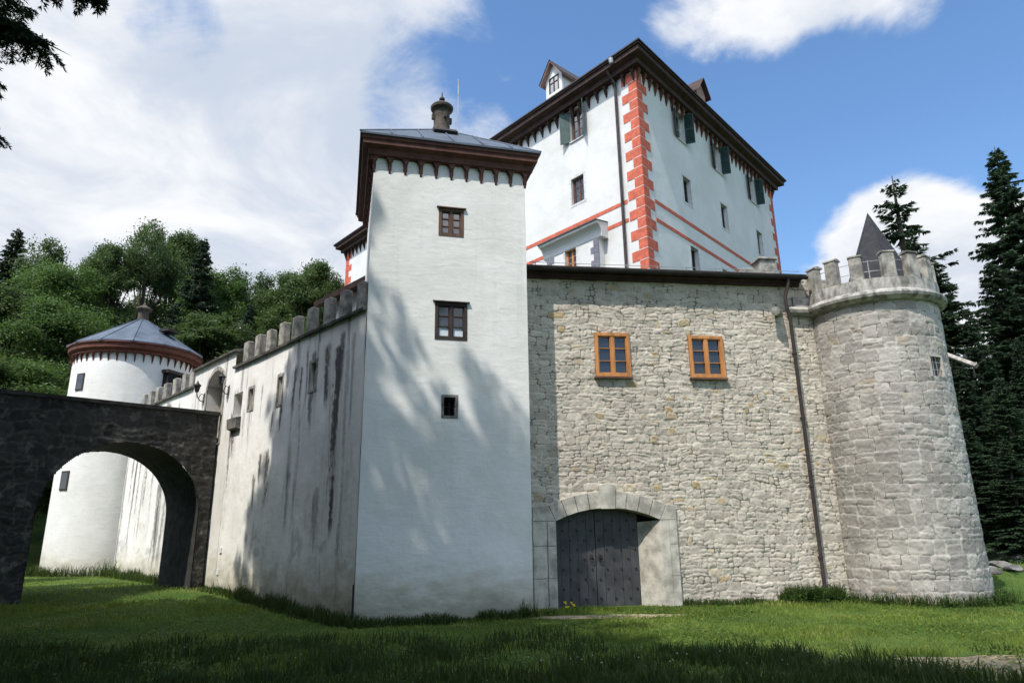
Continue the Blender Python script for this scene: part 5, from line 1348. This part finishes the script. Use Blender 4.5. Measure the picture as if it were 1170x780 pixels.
# trees beside and behind the viewpoint: they throw the shade on the tower, the wall and the lawn
GVP = 'trees around the viewpoint'
highs = {}
for kk, sd_ in (('spruceA', 101), ('spruceC', 103)):
    highs[kk] = make_tree('spruce_tree', spruce_parts(30, 4.2, 15.5, sd_, droop=.35, dens=1.25, pw=.6, skirt=.7), 'spruce standing behind the viewpoint, known only by its shade on the lawn', 'tree', GVP)
highs['spruceA'].location = (-11.5, -3.5, 0); highs['spruceC'].location = (-15.5, 1.5, 0)
t1 = make_tree('spruce_tree', spruce_parts(34.8, 6.6, 10.2, 41, fine_below=16.5, droop=.46, dens=1.5, side=.2, pw=.50, skirt=.60, gaps=.22), 'near spruce whose dark boughs hang into the upper left corner', 'tree', GVP)
t1.location = (-13.6, 7.35, 0)
t2 = make_tree('spruce_tree', spruce_parts(29.0, 5.6, 14.8, 43, droop=.40, dens=1.0, pw=.6, skirt=.6, gaps=.34), 'spruce left of the viewpoint shading the right half of the square tower', 'tree', GVP)
t2.location = (-8.7, 6.1, 0)
t3 = copy_tree(t2, 'spruce left of the viewpoint shading the foot of the curtain wall', GVP); t3.location = (-13.4, 9.2, 0); t3.rotation_euler = (0, 0, 2.0); t3.scale = (1.05, 1.05, .95)
for (x, y, k, sc, wd) in ((-9.4, 4.0, 'spruceA', .86, 1.4), (-6.2, 3.0, 'spruceC', .76, 1.5), (-4.0, .2, 'spruceA', .78, 1.6), (-2.6, -2.0, 'spruceC', .76, 1.6), (1.8, -3.8, 'spruceA', .72, 1.6), (-7.0, -1.5, 'spruceA', .95, 1.4), (-13.0, 3.8, 'spruceC', .85, 1.4),
                      (-6.5, .6, 'spruceC', .8, 1.5), (-1.0, -6.5, 'spruceC', .95, 1.5), (3.5, -8, 'spruceA', .95, 1.5), (-10.5, 1.0, 'spruceA', .9, 1.4),
                      (-16.0, 11.0, 'low', .58, 1.5), (-20.0, 13.0, 'low', .8, 1.4), (-24, 16.0, 'low', .85, 1.4), (-17.5, 7.0, 'low', .8, 1.4), (-22.5, 10.5, 'low', .9, 1.4), (-28, 20, 'low', .85, 1.4)):
    t = copy_tree(protos['spruceC'] if k == 'low' else highs[k], 'spruce standing behind the viewpoint, known only by its shade on the lawn', GVP)
    t.location = (x, y, 0); t.scale = (sc * wd, sc * wd, sc); t.rotation_euler = (0, 0, x * 1.7)

fb = None
for (x, y, k, sc, wd) in ((-12.8, 3.2, 'beechA', 1.1, 1.0), (-8.6, .3, 'beechB', 1.25, .85), (-4.2, -3.8, 'beechA', 1.3, .9), (-15.8, 8.0, 'beechA', .75, 1.0), (-19.5, 15.0, 'beechB', .8, 1.2), (-10.5, -3.5, 'beechB', 1.4, 1.0), (-13.2, 6.2, 'beechB', .80, .95), (-6.0, -5.5, 'beechA', 1.4, 1.1), (0.5, -5.0, 'beechB', 1.25, 1.1), (-14.5, -.5, 'beechA', 1.3, 1.1), (-17.5, 4.5, 'beechA', 1.1, 1.1)):
    t = copy_tree(protos[k], 'broadleaf tree standing behind the viewpoint, known only by its shade on the lawn', GVP)
    t.location = (x, y, 0); t.scale = (sc * wd, sc * wd, sc); t.rotation_euler = (0, 0, x * 1.7)

# ================================================================== GRASS, WEEDS, STONES
def inside_building(x, y):
    p = np.stack([x, y, 0 * x], -1)
    def half(fr, s0, s1): 
        s = (p - fr.P) @ fr.t; o = (p - fr.P) @ fr.out; return s, o
    m = np.zeros(len(x), bool)
    s, o = half(FT, 0, 0); m |= (s > 0) & (s < T_W) & (o < .0) & (o > -T_D)
    s, o = half(FS, 0, 0); m |= (s > S_L) & (s < S_R + 1.5) & (o < .02)
    s, o = half(FC, 0, 0); m |= (s < 0) & (s > CEND) & (o < .0)
    m |= np.hypot(x - RC[0], y - RC[1]) < RR; m |= np.hypot(x - WC[0], y - WC[1]) < WR
    s, o = half(FBR, 0, 0); m |= (o < 0.1) & (o > -BD) & ((s < a0) & (s > BL) | (s > a1) & (s < 0))
    return m
def blades(x, y, hgt, wid, seed, lean=.45, col=None):
    r = np.random.RandomState(seed); n = len(x); z = gz(x, y); a = r.rand(n) * 6.283; ln = lean * hgt * r.uniform(.2, 1.4, n); b = r.rand(n) * 6.283
    sx, sy = np.cos(a) * wid / 2, np.sin(a) * wid / 2; lx, ly = np.cos(b) * ln, np.sin(b) * ln
    P0 = np.stack([x - sx, y - sy, z - .01], 1); P1 = np.stack([x + sx, y + sy, z - .01], 1)
    P2 = np.stack([x + sx * .7 + lx * .35, y + sy * .7 + ly * .35, z + hgt * .6], 1); P3 = np.stack([x - sx * .7 + lx * .35, y - sy * .7 + ly * .35, z + hgt * .6], 1)
    P4 = np.stack([x + lx, y + ly, z + hgt], 1)
    V = np.stack([P0, P1, P2, P3, P2, P4, P3, P3], 1)
    V = np.stack([P0, P1, P2, P3, P3, P2, P4, P4 + np.array([0, 0, 1e-4])], 1).reshape(-1, 3)
    c = r.rand(n) if col is None else col
    return V, np.arange(n * 8).reshape(-1, 4), np.repeat(c, 8)
r = np.random.RandomState(77)
XS, YS = [], []
def scatter(n, y0, y1, power=1.0, k0=-.82, k1=.80):
    y = y0 + (y1 - y0) * r.rand(n) ** power; x = y * (k0 + (k1 - k0) * r.rand(n)); return x, y
x1, y1 = scatter(150000, 9.0, 20.5, 1.2); x2, y2 = scatter(60000, 19, 42, 1.1)
x = np.concatenate([x1, x2]); y = np.concatenate([y1, y2])
ok = ~inside_building(x, y)
for (cx, cy, rx, ry) in PATCHES:
    dd = np.hypot((x - cx) / rx, (y - cy) / ry) + (fbm(x, y, 9, 2.2, 3) - .5) * .9
    ok &= ~((dd < 1.0) & (r.rand(len(x)) < .985))
clump = fbm(x + 30, y + 30, 61, .9, 3); ok &= r.rand(len(x)) < np.clip(.55 + 1.2 * (clump - .4), .25, 1)
x, y, clump = x[ok], y[ok], clump[ok]
far_ = np.clip((y - 10) / 15, 0, 1)
hg = (.038 + .13 * np.clip(clump - .42, 0, 1)) * r.uniform(.6, 1.5, len(x)) * (1 + .3 * far_); wd = (.011 + .016 * far_) * r.uniform(.7, 1.3, len(x))
V, Q, L = blades(x, y, hg, wd, 3, .7, np.clip(r.rand(len(x)) * .55 + 1.3 * (fbm(x, y, 71, .55, 3) - .3), 0, 1))
# clover and plantain leaves lying low between the blades
xc, yc = scatter(26000, 9.2, 19, 1.2); kc = fbm(xc + 9, yc + 4, 97, .7, 3) > .5; xc, yc = xc[kc], yc[kc]; okc = ~inside_building(xc, yc); xc, yc = xc[okc], yc[okc]
n_ = len(xc); zc_ = gz(xc, yc) + r.uniform(.02, .07, n_); aa_ = r.rand(n_) * 6.283; sz_ = r.uniform(.012, .034, n_)
c0 = np.stack([xc, yc, zc_], 1); e1 = np.stack([np.cos(aa_), np.sin(aa_), r.uniform(-.3, .5, n_)], 1) * sz_[:, None] * 1.5; e2 = np.stack([-np.sin(aa_), np.cos(aa_), r.uniform(-.3, .3, n_)], 1) * sz_[:, None]
Vc = np.stack([c0 - e1, c0 + e2, c0 + e1, c0 - e2], 1).reshape(-1, 3)
Q = np.concatenate([Q, np.arange(n_ * 4).reshape(-1, 4) + len(V)]); V = np.concatenate([V, Vc]); L = np.concatenate([L, np.repeat(r.rand(n_) * .5, 4)])
g = bpy.data.objects.new('lawn_grass', raw_mesh('lawn_grass', V, Q, 'grass', L)); COL.objects.link(g); tag(g, 'short uneven grass covering the lawn', 'grass', kind='stuff')
# taller grass in the foreground and along the wall feet
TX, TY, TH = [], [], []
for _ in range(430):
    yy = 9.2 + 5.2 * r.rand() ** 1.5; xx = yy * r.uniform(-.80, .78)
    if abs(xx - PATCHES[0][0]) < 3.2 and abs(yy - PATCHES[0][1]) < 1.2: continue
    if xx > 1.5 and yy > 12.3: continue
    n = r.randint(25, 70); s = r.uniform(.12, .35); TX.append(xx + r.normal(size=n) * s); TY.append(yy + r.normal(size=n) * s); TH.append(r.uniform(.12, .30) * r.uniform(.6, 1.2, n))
def along(fr, s0, s1, n, lo, hi, o0=.05, o1=.5):
    s = s0 + (s1 - s0) * r.rand(n); o = o0 + (o1 - o0) * r.rand(n) ** 2; q = fr.P + fr.t * s[:, None] + fr.out * o[:, None]; k = fbm(s + 9, o * 0, 83, 1.1, 3)
    TX.append(q[:, 0]); TY.append(q[:, 1]); TH.append((lo + (hi - lo) * np.clip((k - .3) * 2, 0, 1)) * r.uniform(.5, 1.2, n))
along(FT, -.2, T_W, 1500, .08, .34); along(FC, -9.6, 0, 2200, .12, .42); along(FC, -21, -13.6, 1300, .15, .5); along(FS, g1o - .02, S_R + 1.2, 1500, .06, .24, .02, .3)
along(FS, FS.px(890, 690)[0], FS.px(960, 690)[0], 1500, .25, .6, .05, .5)
for (c_, R_w, n_, h0_, h1_) in ((RC, RR, 1200, .08, .36), (WC, WR, 1200, .2, .6)):
    a = r.uniform(rad(170), rad(370), n_); rr2 = R_w + .05 + .45 * r.rand(n_) ** 2; TX.append(c_[0] + rr2 * np.cos(a)); TY.append(c_[1] + rr2 * np.sin(a)); TH.append(r.uniform(h0_, h1_, n_))
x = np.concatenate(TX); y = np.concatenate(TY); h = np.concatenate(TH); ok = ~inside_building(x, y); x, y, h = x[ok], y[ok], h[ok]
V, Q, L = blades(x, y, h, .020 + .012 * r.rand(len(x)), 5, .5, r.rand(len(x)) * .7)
g = bpy.data.objects.new('tall_grass', raw_mesh('tall_grass', V, Q, 'rough_grass_shade', L)); COL.objects.link(g); tag(g, 'tall tufted grass along the wall feet and in the shaded foreground', 'grass', kind='stuff')

def weed_mesh(seed, h, w):
    q = np.random.RandomState(seed); V, lf, mb = [], [], MB()
    for k in range(16):
        bx, by = q.normal(size=2) * w * .45; hh = h * q.uniform(.5, 1.05); tx, ty = bx + q.normal() * .1, by + q.normal() * .1
        mb.tube([(bx, by, -.02), ((bx + tx) / 2, (by + ty) / 2, hh * .5), (tx, ty, hh)], [.007, .006, .003], 5)
        n = int(16 * hh / .5) + 6
        for j in range(n):
            t = (j + .7) / n; c = np.array([bx + (tx - bx) * t, by + (ty - by) * t, hh * t]); a = q.rand() * 6.283; l = .12 * (1.15 - t * .6) * q.uniform(.7, 1.3)
            d = np.array([math.cos(a), math.sin(a), q.uniform(-.35, .35)]) * l; sd = np.array([-math.sin(a), math.cos(a), 0]) * l * .30
            V += [c, c + d * .45 + sd, c + d, c + d * .45 - sd]; lf += [q.rand()] * 4
    V = np.array(V); return raw_mesh('leaves', V, np.arange(len(V)).reshape(-1, 4), 'weed', np.array(lf)), mb
wm = [weed_mesh(90 + i, .62, .42) for i in range(3)]
wobj = []
def weed(x, y, sc, label, group, i):
    if len(wobj) <= i % 3:
        t = thing('nettle_clump', (0, 0, 0), label, 'weeds', group); wm[i % 3][1].build('stem', 'weed', t, local=True); c = bpy.data.objects.new('leaves', wm[i % 3][0]); COL.objects.link(c); c.parent = t; wobj.append(t)
    else: t = copy_tree(wobj[i % 3], label, group)
    t['label'] = label; t['group'] = group
    t.location = (x, y, float(gz(x, y))); t.rotation_euler = (0, 0, i * 2.1); t.scale = (sc, sc, sc * r.uniform(.85, 1.15)); return t
GW = 'nettle clumps at the wall feet'
wi = 0
for (u, sc, lab) in ((898, .8, 'nettle clump left of the long drainpipe foot'), (915, 1.0, 'tall nettle clump close left of the drainpipe foot'), (930, .95, 'nettle clump touching the drainpipe foot'), (950, .8, 'nettle clump right of the drainpipe foot'), (793, .45, 'low weed clump right of the gate surround'), (815, .4, 'low weed clump under the right orange window'), (845, .35, 'small weed clump halfway to the drainpipe')):
    s, _ = FS.px(u, 680); q = FS.p(s, .35, 0); weed(q[0], q[1], sc, lab, GW, wi); wi += 1
for (deg_, sc, lab) in ((222, .7, 'nettle clump at the left foot of the round stone tower'), (243, .65, 'leafy clump at the front left foot of the round stone tower'), (262, .6, 'leafy clump at the front foot of the round stone tower'), (280, .65, 'leafy clump at the front right foot of the round stone tower'), (300, .7, 'nettle clump toward the right foot of the round stone tower'), (320, .8, 'nettle clump at the right foot of the round stone tower')):
    a = rad(deg_); weed(RC[0] + (RR + .3) * math.cos(a), RC[1] + (RR + .3) * math.sin(a), sc, lab, GW, wi); wi += 1
for (s, sc, lab) in ((.4, .4, 'weed clump at the left foot of the square tower'), (3.2, .4, 'weed clump toward the right foot of the square tower'), (4.2, .65, 'tall weed clump at the right foot of the square tower'), (4.75, .5, 'weed clump between the square tower and the gate')):
    q = FT.p(s, .25, 0); weed(q[0], q[1], sc, lab, GW, wi); wi += 1
for (s, sc, lab) in ((-8.2, .6, 'weed clump at the curtain wall foot near the bridge'), (-5.5, .55, 'weed clump at the middle of the curtain wall foot'), (-2.4, .6, 'weed clump at the curtain wall foot near the square tower'), (-1.0, .5, 'weed clump in the corner beside the square tower')):
    q = FC.p(s, .3, 0); weed(q[0], q[1], sc, lab, GW, wi); wi += 1
for (x, y, sc, lab) in ((-17.5, 32.6, 1.5, 'weed clump right of the round tower seam under the arch'), (-18.8, 32.9, 1.3, 'weed clump at the round tower foot seen through the arch'), (-22.3, 34.4, 1.3, 'weed clump at the left foot of the round white tower')):
    weed(x, y, sc, lab, GW, wi); wi += 1
# shrubs seen through the arch left of the tower
sh = leafy_parts(3.4, 1.3, .2, 66, .10, 60, 60, 'leaf')
b1 = make_tree('shrub', sh, 'leafy green shrub inside the bridge arch left of the white tower', 'shrub', 'shrubs'); b1.location = (-24.6, 33.0, float(gz(-24.6, 33.0)))
for (x, y, sc, lab) in ((-23.6, 29.8, 1.2, 'taller shrub behind the left pier of the bridge arch'),):
    t = copy_tree(b1, lab, 'shrubs'); t.location = (x, y, float(gz(x, y))); t.scale = (sc, sc, sc); t.rotation_euler = (0, 0, x)
# rocks and logs on the bank at the right
import bmesh
def rock(x, y, sx, sy, sz, seed, label):
    bm = bmesh.new(); bmesh.ops.create_icosphere(bm, subdivisions=3, radius=1); q = random.Random(seed)
    ax = [Vector((q.uniform(-1, 1), q.uniform(-1, 1), q.uniform(-1, 1))).normalized() for _ in range(9)]; cu = [q.uniform(.55, .85) for _ in ax]
    for v in bm.verts:
        for a, c in zip(ax, cu):
            d = v.co.dot(a)
            if d > c: v.co -= a * (d - c)
        v.co.x *= sx; v.co.y *= sy; v.co.z *= sz
    me = bpy.data.meshes.new('rock'); bm.to_mesh(me); bm.free(); me.materials.append(M['rock'])
    o = bpy.data.objects.new('rock', me); COL.objects.link(o); o.location = (x, y, float(gz(x, y)) + sz * .25); o.rotation_euler = (0, 0, q.uniform(0, 6)); tag(o, label, 'rock', 'rocks on the bank'); return o
for i, (u, v, Y, a, b, c, lab) in enumerate(((1128, 640, 25.5, .7, .5, .35, 'pale rock beside the right foot of the round stone tower'), (1142, 645, 26.5, .9, .6, .30, 'flat pale rock in the middle of the bank'), (1158, 650, 25.5, .8, .5, .28, 'grey rock at the right edge of the bank'), (1136, 620, 28.5, .9, .7, .6, 'upper grey rock on the dark bank'), (1160, 622, 28, .9, .6, .5, 'upper right rock on the dark bank'))):
    q = at_y(u, v, Y); rock(q[0], Y, a * .6, b * .6, c * .6, i + 3, lab)
# little flowers
def flowers(name, pts, mat, label, kind, rad_=.014, cat='flowers'):
    mb = MB()
    for (x, y, h) in pts:
        z = float(gz(x, y)); c = np.array([x, y, z + h]); n = 6
        for k in range(n):
            a, b = 2 * math.pi * k / n, 2 * math.pi * (k + .75) / n
            mb.face([c, c + np.array([math.cos(a) * rad_, math.sin(a) * rad_, rad_ * .5]), c + np.array([math.cos(b) * rad_, math.sin(b) * rad_, rad_ * .5])])
        mb.face([c + np.array([-rad_ * .8, 0, -rad_ * .4]), c + np.array([rad_ * .8, 0, -rad_ * .4]), c + np.array([rad_ * .6, 0, rad_ * .9]), c + np.array([-rad_ * .6, 0, rad_ * .9])])
    o = mb.build(name, mat); tag(o, label, cat, kind=kind)
rf_ = random.Random(9); pts = []
for (u, v, n, sp) in ((715, 768, 12, .35), (760, 772, 14, .4), (660, 770, 8, .3), (925, 762, 10, .3), (800, 775, 10, .5), (955, 770, 12, .3), (600, 772, 6, .4), (300, 765, 8, .6), (130, 760, 6, .5), (845, 762, 6, .3)):
    d = ray(u, v); k = -CAM_H / d[2]; c = EYE + d * k
    for _ in range(n): pts.append((c[0] + rf_.gauss(0, sp), c[1] + abs(rf_.gauss(0, sp * .6)), rf_.uniform(.10, .24)))
pts = pts[::3]
flowers('small_flowers', pts, 'petal_white', 'tiny white flowers scattered through the shaded foreground grass', 'stuff', .011)
q = FS.px(645, 705); c = FS.p(q[0], .7, 0)
flowers('buttercup_clump', [(c[0] + rf_.gauss(0, .10), c[1] + rf_.gauss(0, .06), rf_.uniform(.12, .26)) for _ in range(9)], 'petal_yellow', 'small clump of yellow flowers at the left foot of the arched gate', None, .03)
